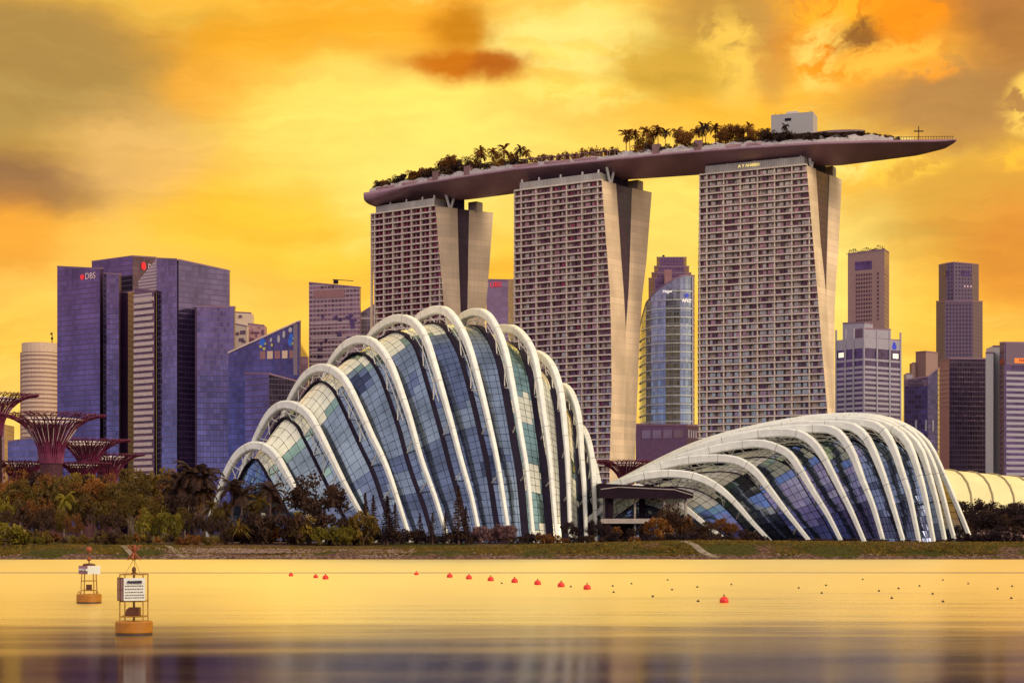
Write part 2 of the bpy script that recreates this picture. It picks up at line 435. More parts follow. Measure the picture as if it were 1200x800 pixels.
# ------------------------------------------------------------------ ribbed glass domes
def catmull(pts, n):
    pts = [Vector(p) for p in pts]
    q = [pts[0] * 2 - pts[1]] + pts + [pts[-1] * 2 - pts[-2]]
    out = []
    for i in range(1, len(q) - 2):
        a, b_, c, d = q[i - 1], q[i], q[i + 1], q[i + 2]
        for k in range(10):
            u = k / 10.0
            out.append(0.5 * ((2 * b_) + (c - a) * u + (2 * a - 5 * b_ + 4 * c - d) * u * u + (3 * b_ - a - 3 * c + d) * u ** 3))
    out.append(pts[-1])
    L = [0.0]
    for i in range(1, len(out)): L.append(L[-1] + (out[i] - out[i - 1]).length)
    res = []; j = 0
    for k in range(n):
        s = L[-1] * k / (n - 1)
        while j < len(L) - 2 and L[j + 1] < s: j += 1
        u = (s - L[j]) / max(1e-9, L[j + 1] - L[j])
        res.append(out[j].lerp(out[j + 1], min(1, max(0, u))))
    return res

M['joint'] = mat('joint', (.34, .31, .30), .6)
def ribbed_dome(root, ribs, off_top, off_leg, weights, ncol, rib_w, rib_h, seed, back=0.0, far_round=True, gut=1.15, row_h=2.0):
    """ribs: (far column, far depth, near depth, traced columns/rows); a glass shell hangs inside the ribs"""
    rnd = random.Random(seed)
    N = 56
    C, S, T, B = [], [], [], []
    for fpx, fd, nd, tr in ribs:
        npx, npy = tr[-1]
        slope = (tr[-1][0] - tr[-2][0]) / max(4.0, tr[-1][1] - tr[-2][1])
        gy = HY + (EYE - GZ) / nd * F
        npx2 = npx + slope * max(0.0, gy - npy)
        pts = [(fpx, HY + (EYE - GZ) / fd * F)] + list(tr) + ([(npx2, gy)] if gy - npy > 3 else [])
        npx2 = pts[-1][0]
        if far_round:
            (ax_, ay_), (bx_, by_) = pts[0], pts[1]
            pts[1:1] = [(bx_ - (bx_ - ax_) * (1 - (1 - v) ** 2.2), by_ + (ay_ - by_) * v) for v in (.8, .6, .42, .26, .12)]
        w3 = []
        for px, py in pts:
            f = max(0.0, min(1.0, (px - fpx) / (npx2 - fpx)))
            # depth linear in true plan position
            x0, y0, x1, y1 = X(fpx, fd), fd, X(npx2, nd), nd
            k = (px - CX) / F
            den = (x1 - x0) - k * (y1 - y0)
            s = (k * y0 - x0) / den if abs(den) > 1e-6 else f
            d = y0 + (y1 - y0) * max(-.1, min(1.1, s))
            w3.append(P(px, py, d))
        c = catmull(w3, N)
        e = Vector((w3[-1].x - w3[0].x, w3[-1].y - w3[0].y, 0)).normalized()
        C.append(c); B.append(Vector((-e.y, e.x, 0)))
        sh = []; tg = []
        for i in range(N):
            tv = (c[min(i + 1, N - 1)] - c[max(i - 1, 0)]).normalized(); tg.append(tv)
            te, tz = tv.dot(e), tv.z
            nn = (e * tz + Vector((0, 0, -te))).normalized()
            p = c[i] + nn * (off_top + (off_leg - off_top) * abs(tz)) + Vector((-e.y, e.x, 0)) * back * (.55 + .45 * abs(tz))
            if p.z < GZ - .5: p.z = GZ - .5
            sh.append(p)
        T.append(tg); S.append(catmull(sh, N))
    for r in range(len(C)):                                   # the white ribs: tapered box sections
        mb = MB(); rings = []
        zmax = max(p.z for p in C[r])
        for i in range(N):
            tv = T[r][i]; bb = B[r]; nv = bb.cross(tv).normalized(); bb = tv.cross(nv) * -1
            k = .60 + .72 * max(0.0, (C[r][i].z - GZ) / (zmax - GZ)) ** 1.6
            a, h = rib_w * k / 2, rib_h * k / 2; q = .72
            rings.append([C[r][i] + bb * x + nv * y for x, y in ((-a, -h * q), (-a * q, -h), (a * q, -h), (a, -h * q), (a, h * q), (a * q, h), (-a * q, h), (-a, h * q))])
        mb.rings(rings); rib = mb.build('rib', M['white_steel'], root)
        mb = MB()
        for i in range(4, N - 2, 5):
            c_ = C[r][i]; tv = T[r][i] * .07
            mb.rings([[c_ + (q - c_) * 1.012 - tv for q in rings[i]], [c_ + (q - c_) * 1.012 + tv for q in rings[i]]], 0, False)
        mb.build('joint', M['joint'], rib)
    for r in range(len(C)):                                   # single struts, and the truss near each crest
        zmax = max(p.z for p in C[r])
        mb = MB(); k0 = [i for i in range(3, N - 3) if (C[r][i].z - GZ) / (zmax - GZ) > .60]
        path = []
        for n_, i in enumerate(k0[::2]): path.append(C[r][i] if n_ % 2 == 0 else S[r][i])
        for a, b_ in zip(path, path[1:]): mb.tube([a, b_], .15, 4)
        mb.tube([S[r][i].lerp(C[r][i], .45) for i in k0[::3]], .12, 4)
        mb.build('truss', M['white_thin'], root)
        for i in range(k0[-1] + 3, N - 3, 5):
            mb = MB(); mb.tube([C[r][i], S[r][i]], .17, 5); mb.build('strut', M['white_thin'], root)
        gt = MB()                                             # dark gutter that follows each rib on the glass
        for i in range(N - 1):
            for sgn in (1,):
                gt.hexa([S[r][i] - B[r] * gut - Vector((0, 0, .0)), S[r][i] + B[r] * gut, S[r][i + 1] + B[r] * gut, S[r][i + 1] - B[r] * gut] +
                        [q + (C[r][j] - S[r][j]).normalized() * .35 for q, j in ((S[r][i] - B[r] * gut, i), (S[r][i] + B[r] * gut, i), (S[r][i + 1] + B[r] * gut, i + 1), (S[r][i + 1] - B[r] * gut, i + 1))])
        gt.build('gutter', M['dark_steel'], root)
    names = ['pane_blue', 'pane_deep', 'pane_green', 'pane_pale', 'pane_ink']
    for r in range(len(C) - 1):
        gl = MB(); fr = MB()
        A_, B_ = S[r], S[r + 1]
        L = sum((A_[i + 1] - A_[i]).length for i in range(N - 1))
        nv = max(10, int(L / row_h))
        Ar, Br = catmull([A_[i] for i in range(0, N, 3)] + [A_[-1]], nv + 1), catmull([B_[i] for i in range(0, N, 3)] + [B_[-1]], nv + 1)
        for v in range(nv):
            for u in range(ncol):
                q = []
                for uu, vv in ((u, v), (u + 1, v), (u + 1, v + 1), (u, v + 1)):
                    f = uu / ncol
                    q.append(Ar[vv].lerp(Br[vv], f))
                n_ = (q[1] - q[0]).cross(q[3] - q[0])
                if n_.length < 1e-6: continue
                n_.normalize()
                cen = (q[0] + q[1] + q[2] + q[3]) / 4
                outw = Vector((cen.x - root.location.x, cen.y - root.location.y, cen.z - GZ - 4))
                if n_.dot(outw) < 0: n_ = -n_
                fr.face([p - n_ * .22 for p in q])
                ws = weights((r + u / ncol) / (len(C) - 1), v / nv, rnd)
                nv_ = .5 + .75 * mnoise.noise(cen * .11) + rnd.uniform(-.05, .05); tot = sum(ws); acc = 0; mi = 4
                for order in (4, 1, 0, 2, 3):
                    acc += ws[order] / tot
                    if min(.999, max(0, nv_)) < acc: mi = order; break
                tilt = Vector((U(-1, 1), U(-1, 1), U(-1, 1))) * .04
                w_ = max((q[1] - q[0]).length, .3); h_ = max((q[3] - q[0]).length, .3)
                su, sv = max(.5, 1 - .11 / w_), max(.5, 1 - .13 / h_)
                ex, ey = ((q[1] + q[2]) - (q[0] + q[3])) / 2, ((q[2] + q[3]) - (q[0] + q[1])) / 2
                gl.face([cen + (ex * a * su + ey * c_ * sv) / 2 + n_ * (.05 + U(-.014, .014)) for a, c_ in ((-1, -1), (1, -1), (1, 1), (-1, 1))], mi)
        o = gl.build('glazing', [M[k] for k in names], root)
        fr.build('mullions', M['dark_steel'], o)
    for S0 in (S[0], S[-1]):                                  # glazed ends, gridded like the shell
        gl, fr = MB(), MB(); h = N // 2; nc = 12
        for i in range(2, h - 1, 2):
            j = i + 2
            for u in range(nc):
                q = []
                for uu, ii in ((u, i), (u + 1, i), (u + 1, j), (u, j)):
                    q.append(S0[min(ii, h - 1)].lerp(S0[max(N - 1 - ii, h)], uu / nc))
                cen = (q[0] + q[1] + q[2] + q[3]) / 4; n_ = (q[1] - q[0]).cross(q[3] - q[0])
                if n_.length < 1e-5: continue
                n_.normalize()
                if n_.y > 0: n_ = -n_
                fr.face([p - n_ * .2 for p in q]); gl.face([cen + (p - cen) * .90 + n_ * (.04 + U(-.03, .03)) for p in q], rnd.choices(range(4), (.6, .25, .12, .03))[0])
        o = gl.build('end_glazing', [M[k] for k in names], root); fr.build('mullions', M['dark_steel'], o)
    return C, S

CF = [
 (243, 470, 445, [(255,584),(262.5,561),(272,542.5),(281,531),(292.5,523.6),(302,522),(313,525.5),(324,536),(335.6,555),(347,575),(354,588.5)]),
 (272, 480, 437, [(298,519),(305.6,503),(315,487),(326,477),(337,474),(349,477),(362,487),(375,509),(390,539),(405,569),(424,604)]),
 (308, 490, 431, [(341,467.5),(352.5,448),(364,436),(377,431),(390,434),(403,445),(416,468),(435,509),(454,550),(476,617)]),
 (350, 498, 427, [(388,426),(401,408.5),(414,400),(427.5,398),(440.6,404),(454,421),(465,446),(480,490),(493.6,537.7),(509,580),(517,605.5)]),
 (400, 503, 424, [(433.5,396),(447,382),(462.6,374),(476,374),(488,381),(499.5,399),(513,441),(528.5,495),(540,538),(552,580),(559.5,615)]),
 (455, 505, 422, [(488,377),(501,367),(513,363),(524.6,366),(536,379),(548,403),(559.5,441),(571,487),(583,541.5),(594,611)]),
 (515, 503, 421, [(540,376),(550,368),(561.5,366),(573,372),(583,388),(592.5,414),(602,460),(610,506.7),(617.7,553),(624,619)]),
 (566, 498, 422, [(585,388),(594,385),(604,387),(616,398),(625,415),(631,442),(637,483),(643,526),(647,569),(652.5,631)]),
 (608, 490, 424, [(625,417),(635,418),(645,427),(652.6,443),(658,465),(662,503),(665,541.5),(668,619)]),
 (640, 480, 430, [(656,455),(666,458),(674,474),(679,497),(681.6,534),(684.7,572.6),(686.7,623)]),
 (666, 472, 436, [(680,503),(687,513),(693,536),(696,573),(697.5,611)]),
 (684, 465, 442, [(693,540),(700,563),(704,589),(707,623)]),
]
root = thing('glass_dome', 'tall domed glasshouse of white arched ribs over blue glass behind the shoreline pines', 'greenhouse', (X(530, 455), 455, GZ))
def cf_weights(s, v, rnd):  # sky reflections on crest and right flank are painted as pale, teal panes
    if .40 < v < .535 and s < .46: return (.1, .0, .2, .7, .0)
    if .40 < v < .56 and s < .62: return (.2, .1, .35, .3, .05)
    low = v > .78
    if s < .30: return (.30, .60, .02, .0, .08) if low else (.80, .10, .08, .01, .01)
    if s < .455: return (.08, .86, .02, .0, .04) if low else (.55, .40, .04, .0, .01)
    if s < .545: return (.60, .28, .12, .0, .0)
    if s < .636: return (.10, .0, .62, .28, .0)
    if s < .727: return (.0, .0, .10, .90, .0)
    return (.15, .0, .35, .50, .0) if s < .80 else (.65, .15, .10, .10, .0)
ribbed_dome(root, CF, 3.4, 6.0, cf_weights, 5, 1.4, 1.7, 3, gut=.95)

FD = [
 (655, 440, 434, [(735,576),(760,577),(785,585),(805,597),(830,617),(850,632)]),
 (650, 447, 430, [(700,581),(723,568),(741,561),(760,557),(781,555),(803,556),(820,560),(835,567),(849,577),(864,591.5),(881,611),(897,628)]),
 (648, 454, 424, [(700,579),(723,567),(754,554),(786,543),(809,539),(834.6,537),(856,538),(871,542.6),(885.6,553),(900,571),(922,600),(948,633)]),
 (646, 462, 420, [(700,578),(723,566.5),(760,550),(796,537),(822,530),(851.6,523.5),(877,520),(894,520),(909,524),(925.5,533),(938,551),(953,576),(970,603),(985,632)]),
 (644, 470, 417, [(700,577),(723,566),(770,545),(810,529),(850,516),(880,510),(904,507),(928,507),(940,510),(951,517),(961.7,530),(972,548.5),(985,574),(998,600),(1014,637)]),
 (642, 478, 415, [(700,577),(723,566),(770,545),(810,528),(850,514.5),(890,507),(928,503),(953,502),(970,502.5),(983,508),(991,518),(1000,534),(1010.5,562),(1023,593),(1036,637)]),
 (640, 486, 414, [(700,576.5),(723,565.5),(770,544),(810,526.5),(850,513),(900,502),(940,498),(972,497.5),(991,498.5),(1004,502.5),(1015,513),(1023,528),(1034,555),(1044.6,587),(1059.5,637)]),
 (638, 494, 414, [(700,576.5),(723,565.5),(770,543),(810,525),(850,512),(900,500.5),(950,495.5),(985,494),(1006,495),(1021,497),(1032,502),(1041,513.5),(1049,530),(1057,554.5),(1066,582.5),(1077.5,637)]),
 (636, 502, 415, [(700,576),(723,565),(770,542),(810,524.5),(850,511.5),(900,500),(950,493.5),(1000,492),(1025,494.5),(1040,500),(1053,507),(1064,520),(1072,540),(1081,569.5),(1087,597),(1094.5,637)]),
 (634, 508, 417, [(700,576),(723,565),(770,542),(810,524),(850,511),(900,499.5),(950,492),(1000,490),(1030,493),(1050,501),(1068,514),(1079,528),(1087,551),(1095.6,580),(1102,607.5),(1108,637)]),
 (632, 514, 420, [(700,576),(723,565),(770,541.5),(810,523.5),(850,510.5),(900,499),(950,491.5),(1000,489.5),(1035,493),(1060,502),(1078,518),(1089,536),(1098,559),(1106,586),(1112.6,612),(1120,637)]),
 (630, 520, 425, [(700,576),(723,565.5),(754,550.5),(786,534),(817.6,521),(849,511),(881,503),(920,497),(942.5,491.6),(974,489),(1006,488),(1032,491),(1053,497),(1074,508.6),(1089,523.5),(1102,549),(1117,582.5),(1129.6,612),(1138,634)]),
]
root = thing('glass_dome', 'low wide glasshouse with sweeping white ribs fanned from one side, right of the dark pavilion', 'greenhouse', (X(950, 455), 455, GZ))
def fd_weights(s, v, rnd):  # bright reflections along the crest are painted as pale panes
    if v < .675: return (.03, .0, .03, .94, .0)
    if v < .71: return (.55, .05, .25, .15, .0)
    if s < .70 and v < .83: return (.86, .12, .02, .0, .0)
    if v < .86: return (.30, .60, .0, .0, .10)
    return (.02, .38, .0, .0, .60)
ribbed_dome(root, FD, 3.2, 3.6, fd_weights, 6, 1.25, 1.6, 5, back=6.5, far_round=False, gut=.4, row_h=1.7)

# ------------------------------------------------------------------ hotel towers
def lerp_levels(levels, py):
    if py <= levels[0][0]: return levels[0][1:]
    for a, b_ in zip(levels, levels[1:]):
        if py <= b_[0]:
            f = (py - a[0]) / (b_[0] - a[0])
            return tuple(x + (y - x) * f for x, y in zip(a[1:], b_[1:]))
    return levels[-1][1:]

def on_line(px, o, w):
    """distance along plan line o + w*s where the column px is met"""
    k = (px - CX) / F
    return (k * o[1] - o[0]) / (w[0] - k * w[1])

def hotel_tower(label, L0, dL, R0, dR, ztop, levels, kend, bays, first, crown_h, seed, wts, rec_m):
    """levels: (row, L, R, G1, G2, E) columns of the facade edges and the two end walls"""
    rnd = random.Random(seed)
    Lp = Vector((X(L0, dL), dL)); Rp = Vector((X(R0, dR), dR))
    u = (Rp - Lp).normalized()
    wd = Vector((1.0, kend)).normalized()
    root = thing('hotel_tower', label, 'hotel tower', (Rp.x, Rp.y, GZ))
    n = Vector((u.y, -u.x))                                    # out of the facade
    def row_of(z): return HY - (z - EYE) / dR * F
    def sec(z):
        l, r, g1, g2, e = lerp_levels(levels, row_of(z))
        sl = on_line(l, Lp, u); sr = on_line(r, Lp, u)
        rp = Lp + u * sr
        a, b_, c = (on_line(q, rp, wd) for q in (g1, g2, e))
        return sl, sr, rp, a, b_, c
    H = 3.42
    nf = int((ztop - GZ) / H)
    zs = [ztop - i * H for i in range(nf + 1)]
    zs = zs[::-1]; zs[0] = GZ - .5
    ew1, ew2, atr, glz, bal, fins, seam = MB(), MB(), MB(), MB(), MB(), MB(), MB()
    wins = []
    for z0, z1 in zip(zs, zs[1:]):
        s0, s1 = sec(z0), sec(z1)
        def pl(s, k, off=0.0):                                  # a plan point along the end wall direction
            p = s[2] + wd * k - u * off; return (p.x, p.y)
        def q(mb, A, B, m=0, u0=0.0):
            mb.face([(A[0][0], A[0][1], z0), (B[0][0], B[0][1], z0), (B[1][0], B[1][1], z1), (A[1][0], A[1][1], z1)], m,
                    [(u0, z0), (u0 + 9, z0), (u0 + 9, z1), (u0, z1)])
        W = (s0[1] - s0[0])
        # front slab: end wall, back, far end
        q(ew1, (pl(s0, 0), pl(s1, 0)), (pl(s0, s0[3]), pl(s1, s1[3])))
        q(ew1, (pl(s0, s0[3]), pl(s1, s1[3])), (pl(s0, s0[3], W), pl(s1, s1[3], W)))
        q(ew1, (pl(s0, s0[3], W), pl(s1, s1[3], W)), (pl(s0, 0, W), pl(s1, 0, W)))
        # rear slab
        q(ew2, (pl(s0, s0[4], .6), pl(s1, s1[4], .6)), (pl(s0, s0[5], .6), pl(s1, s1[5], .6)), 0, 20.0)
        q(ew2, (pl(s0, s0[5], .6), pl(s1, s1[5], .6)), (pl(s0, s0[5], W), pl(s1, s1[5], W)), 0)
        q(ew2, (pl(s0, s0[5], W), pl(s1, s1[5], W)), (pl(s0, s0[4], W), pl(s1, s1[4], W)), 0)
        q(ew2, (pl(s0, s0[4], W), pl(s1, s1[4], W)), (pl(s0, s0[4], .6), pl(s1, s1[4], .6)), 0)
        if s1[4] - s1[3] > .6:                                  # glass atrium between the slabs
            q(atr, (pl(s0, s0[3] - .2, .9), pl(s1, s1[3] - .2, .9)), (pl(s0, s0[4] + .2, .9), pl(s1, s1[4] + .2, .9)))
    for i, (z0, z1) in enumerate(zip(zs, zs[1:])):
        s0, s1 = sec(z0), sec(z1)
        sl, sr = s0[0], s0[1] if z0 > GZ else s1[1]
        rec = 1.5
        def fp(s, out=0.0): p = Lp + u * s + n * out; return (p.x, p.y)
        # balcony slab and its rail
        for zz, hh, d0, d1 in ((z0 + .0, .50, -rec, .60), (z0 + .50, .40, .33, .50)):
            a, b_, c, d = fp(sl, d1), fp(sr, d1), fp(sr, d0), fp(sl, d0)
            bal.hexa([(*p, zz) for p in (a, b_, c, d)] + [(*p, zz + hh) for p in (a, b_, c, d)], 0 if hh > .45 else 1)
        glz.face([(*fp(sl, -rec), z0), (*fp(sr, -rec), z0), (*fp(s1[1], -rec), z1), (*fp(s1[0], -rec), z1)], 0)
        pos = [sl] + [s for s in [first + bays * k for k in range(0, 12)] if s < sr - .6] + [sr]
        for a, b_ in zip(pos, pos[1:]):
            if b_ - a < 1.2: continue
            parts = 2 if b_ - a > 5 else 1
            for h in range(parts):
                wa = a + (b_ - a) * h / parts + .45; wb = a + (b_ - a) * (h + 1) / parts - .45
                if rnd.random() < .5: wa += .5
                cut = wa + (wb - wa) * rnd.choice((.35, .5, .65))
                wm = MB()
                m1, m2 = rnd.choices(range(5), wts)[0], rnd.choices(range(5), wts)[0]
                for xa, xb, mm in ((wa, cut - .06, m1), (cut + .06, wb, m2)):
                    wm.face([(*fp(xa, -rec + .06), z0 + .65), (*fp(xb, -rec + .06), z0 + .65), (*fp(xb, -rec + .06), z1 - .35), (*fp(xa, -rec + .06), z1 - .35)], mm)
                wins.append((i * 3 + a * .02, wm))
    for s in [0.0] + [first + bays * k for k in range(0, 12)]:   # upright party walls
        run = []
        for z in zs:
            q = sec(z)
            if s < q[1] - .8: run.append(z)
        if len(run) > 1:
            za, zb = run[0], run[-1]
            for half in (0, .5):
                ss = s + half * bays
                if half and ss > sec(zb)[1] - 1: continue
                wdt = .19 if not half else .16
                def fp(x, out): p = Lp + u * x + n * out; return (p.x, p.y)
                o = .45 if not half else -.5
                fins.hexa([(*p, za) for p in (fp(ss - wdt, o), fp(ss + wdt, o), fp(ss + wdt, -1.5), fp(ss - wdt, -1.5))] +
                          [(*p, zb) for p in (fp(ss - wdt, o), fp(ss + wdt, o), fp(ss + wdt, -1.5), fp(ss - wdt, -1.5))], 0 if not half else 1)
    # top of the facade frame
    s = sec(ztop)
    def fp(x, out): p = Lp + u * x + n * out; return (p.x, p.y)
    bal.hexa([(*p, ztop) for p in (fp(s[0], .6), fp(s[1], .6), fp(s[1], -2), fp(s[0], -2))] + [(*p, ztop + .7) for p in (fp(s[0], .6), fp(s[1], .6), fp(s[1], -2), fp(s[0], -2))])
    for kk, zz in (((0, s[3]), ztop + .01), ((s[4], s[5]), ztop + .01)):
        W = s[1] - s[0]
        a, b_ = s[2] + wd * kk[0] - u * .6, s[2] + wd * kk[1] - u * .6
        ew1.face([(a.x, a.y, zz), (b_.x, b_.y, zz), (*(b_ - u * W), zz), (*(a - u * W), zz)])
    ew1.build('end_wall', M['cream_wall'], root); ew2.build('end_wall', M['cream_wall'], root)
    atr.build('atrium_glass', M['atrium'], root)
    glz.build('glazing', M[rec_m], root)
    bal.build('balcony', [M['balcony'], M['rail']], root)
    fins.build('party_wall', [M['balcony'], M[rec_m]], root)
    wins.sort(key=lambda w: -w[0])
    wm_ = [M['win_dark'], M['win_mauve'], M['win_green'], M['curtain'], M['win_wine']]
    for _, w in wins[:100]: w.build('window', wm_, root)
    rest = MB()
    for _, w in wins[100:]:
        for f, mm in zip(w.f, w.m): rest.face([w.v[k] for k in f], mm)
    o = rest.build('window', wm_, root); o['kind'] = 'stuff'
    # louvred plant storey under the roof deck
    cr = MB()
    a, b_ = s[0] + 2.5, s[1] - 1.5
    c = [fp(a, -1.2), fp(b_, -1.2), fp(b_, -12), fp(a, -12)]
    for i in range(4):
        cr.wall(c[i], c[(i + 1) % 4], ztop + .6, ztop + crown_h)
    cr.face([(*p, ztop + crown_h) for p in c])
    o = cr.build('plant_storey', M['louvre'], root)
    st = MB()                                                   # posts that carry the roof deck
    for f in (.05, .25, .5, .75, .93):
        p = fp(s[0] + (s[1] - s[0]) * f, -2.2); st.tube([(*p, ztop + .5), (*fp(s[0] + (s[1] - s[0]) * f, -3.5), ztop + crown_h + 2.0)], .55, 6)
    st.build('post', M['white_thin'], root)
    e1 = s[2] + wd * (s[3] * .75) - u * 1.2; 
    for sg in (-1, 1):
        v = MB(); top = e1 + wd * (3.2 * sg); v.tube([(e1.x + wd.x * .4 * sg, e1.y + wd.y * .4 * sg, ztop), (top.x, top.y, ztop + crown_h + 3.5)], .75, 6); v.build('strut', M['white_thin'], root)
    e2 = s[2] + wd * (s[4] + (s[5] - s[4]) * .45) - u * 4.0
    lb = MB(); lb.box((e2.x, e2.y, ztop + crown_h * .5 - .3), (6, 6, crown_h + 1.5), 0, math.atan2(u.y, u.x)); lb.build('lift_core', M['curtain'], root)
    dk = MB(); e3 = s[2] + wd * ((s[3] + s[4]) / 2) - u * 7.0
    dk.box((e3.x, e3.y, ztop + crown_h * .5), (9, max(6, (s[4] - s[3])), crown_h + 3), 0, math.atan2(wd.y, wd.x) - math.pi / 2); dk.build('core', M['dark_steel'], root)
    return root, fp, s

M['rail'] = glassy('rail', (.30, .22, .24), .15, .5)
M['louvre'] = facade('louvre', (.40, .38, .34), (.20, .17, .17), 30.0, .02, .9, .3, .4, .2, .1, 0.0)
ZT = 190.7
hotel_tower('left-hand hotel tower with maroon balconies and splayed cream end walls, behind the tall glasshouse', 435, 1030, 510, 1002, ZT,
    [(241, 435, 510, 536, 551, 579), (300, 437, 515, 537.5, 550, 575), (370, 441, 521, 540, 549, 569.5), (430, 441, 526, 541, 545, 566), (480, 441, 529, 543, 543.6, 563), (640, 441, 531, 545, 545.6, 561)],
    .62, 6.9, 2.8, 4.9, 11, (.30, .22, .02, .10, .36), 'recess_wine')
hotel_tower('middle hotel tower with a V slit between cream end walls, behind the tall glasshouse', 603, 959, 705, 929, ZT,
    [(211, 603, 705, 722, 742, 765), (300, 602.5, 711.5, 728, 739.5, 758.5), (340, 602, 714.5, 731, 738, 754), (385, 602, 716, 733.4, 734.6, 751), (460, 602, 716.8, 733, 733.8, 748), (540, 602, 714.5, 730, 730.8, 745), (640, 602, 713, 729, 729.8, 744)],
    1.1, 9.6, 4.4, 4.6, 12, (.36, .30, .12, .18, .04), 'recess')
t3, fp3, s3 = hotel_tower('right-hand hotel tower with grey green windows and a lit rooftop sign', 820, 916, 945, 890, ZT,
    [(193, 820, 945, 956, 973.5, 988), (280, 819, 952.5, 961.5, 971, 984), (320, 818.5, 956, 966, 970, 981.3), (355, 818.3, 959, 969, 969.6, 979.5), (400, 818, 962.5, 971, 971.6, 978.8), (487, 818, 970, 976, 976.5, 980), (640, 818, 976, 979, 979.4, 982)],
    1.44, 9.15, 4.0, 4.8, 13, (.14, .20, .42, .24, .0), 'recess_grey')
def text_mesh(s, size, depth=.12):
    cu = bpy.data.curves.new('lettering', 'FONT'); cu.body = s; cu.size = size; cu.extrude = depth; cu.align_x = 'CENTER'; cu.align_y = 'CENTER'
    o = bpy.data.objects.new('lettering', cu); COL.objects.link(o)
    dg = bpy.context.evaluated_depsgraph_get(); dg.update()
    me = bpy.data.meshes.new_from_object(o.evaluated_get(dg))
    bpy.data.objects.remove(o); bpy.data.curves.remove(cu)
    return me
def sign_text(s, size, loc, yaw, m, parent, name='sign_lettering'):
    me = text_mesh(s, size); me.materials.clear(); me.materials.append(m)
    R_ = Matrix.Translation(Vector(loc)) @ Matrix.Rotation(yaw, 4, 'Z') @ Matrix.Rotation(math.pi / 2, 4, 'X')
    me.transform(R_)
    o = bpy.data.objects.new(name, me); COL.objects.link(o)
    o.parent = parent; o.matrix_parent_inverse = Matrix.Translation(-parent.location)
    return o
M['lit_yellow'] = glow('lit_yellow', (1.0, .80, .25), .75)
M['lit_red'] = glow('lit_red', (.8, .015, .03), .4)
M['lit_white'] = glow('lit_white', (.9, .8, .75), .75)
M['lit_pink'] = glow('lit_pink', (.6, .4, .42), .3)
M['sign_orange'] = glow('sign_orange', (.75, .16, .02), .7)
M['sign_blue'] = glow('sign_blue', (.02, .03, .45), .5)
a3 = fp3(s3[0] + (s3[1] - s3[0]) * .46, -1.0)
yaw3 = math.atan2(fp3(1, 0)[1] - fp3(0, 0)[1], fp3(1, 0)[0] - fp3(0, 0)[0])
sign_text('A Y ANIIIIIH', 2.2, (*a3, ZT + 2.9), yaw3, M['lit_yellow'], t3)

# ------------------------------------------------------------------ roof deck on the three towers
def interp(tab, x):
    if x <= tab[0][0]: return tab[0][1]
    for a, b_ in zip(tab, tab[1:]):
        if x <= b_[0]: return a[1] + (b_[1] - a[1]) * (x - a[0]) / (b_[0] - a[0])
    return tab[-1][1]
DTOP = [(426, 226), (480, 216), (540, 206), (600, 197), (660, 191), (720, 185), (780, 179), (840, 174), (900, 170), (960, 166.5), (1020, 164.5), (1080, 163.5), (1122, 163.2)]
DBOT = [(426, 229), (430, 236), (436, 241), (446, 244.5), (462, 242), (507, 236), (550, 234), (610, 226), (660, 219), (700, 213), (745, 210), (820, 205), (900, 198), (955, 195.5), (985, 194), (1025, 189), (1075, 182.5), (1107, 174.5), (1118, 168), (1122, 164.5)]
HWID = [(426, 10), (432, 13.5), (445, 17), (470, 19), (980, 19), (1040, 16), (1080, 11.5), (1105, 6.5), (1117, 2.8), (1122, .6)]
DZ = 200.0
DDEP = [(426, 1029), (510, 996), (603, 957), (705, 929), (820, 907), (945, 884), (1122, 871)]
def smooth(tab, px): return sum(interp(tab, px + k * 12) for k in range(-4, 5)) / 9.0
def deck_edge(px):
    d = smooth(DDEP, px); return Vector((X(px, d), d))
def deck_z(px): return Z(interp(DTOP, px), smooth(DDEP, px))
def deck_frame(px):
    a, b_ = deck_edge(max(426, px - 45)), deck_edge(min(1122, px + 45))
    tg = (b_ - a).normalized()
    return deck_edge(px), tg, Vector((-tg.y, tg.x))
sky_park = thing('roof_deck', 'long boat shaped roof deck with purple underside laid across all three hotel towers', 'sky terrace', (X(760, 930), 930, 192))
hull = MB(); rings = []
pxs = [426, 428, 430, 433, 437, 442, 448, 456, 466] + list(range(480, 1040, 14)) + [1045, 1055, 1065, 1075, 1085, 1094, 1102, 1109, 1114, 1118, 1121]
for px in pxs:
    e, tg, nr = deck_frame(px); w = interp(HWID, px); c = e + nr * w; zt = deck_z(px)
    cpx = CX + c.x * F / c.y; zb = min(Z(interp(DBOT, cpx), c.y), zt - .8); lip = min(1.3, (zt - zb) * .3)
    ex = .55 if px < 440 else min(1.15, .55 + (px - 440) / 60.0)
    r = [(e.x, e.y, zt)]
    for k in range(19):
        a = math.pi * k / 18
        p = c - nr * (w * math.cos(a)); zz = zt - lip - (zt - lip - zb) * ((1 - abs(math.cos(a)) ** 1.25) if ex > 1.1 else math.sin(a) ** ex)
        r.append((p.x, p.y, zz))
    p = c + nr * w; r.append((p.x, p.y, zt)); rings.append(r)
hull.rings(rings)
hull.build('hull', M['hull'], sky_park, smooth=True)
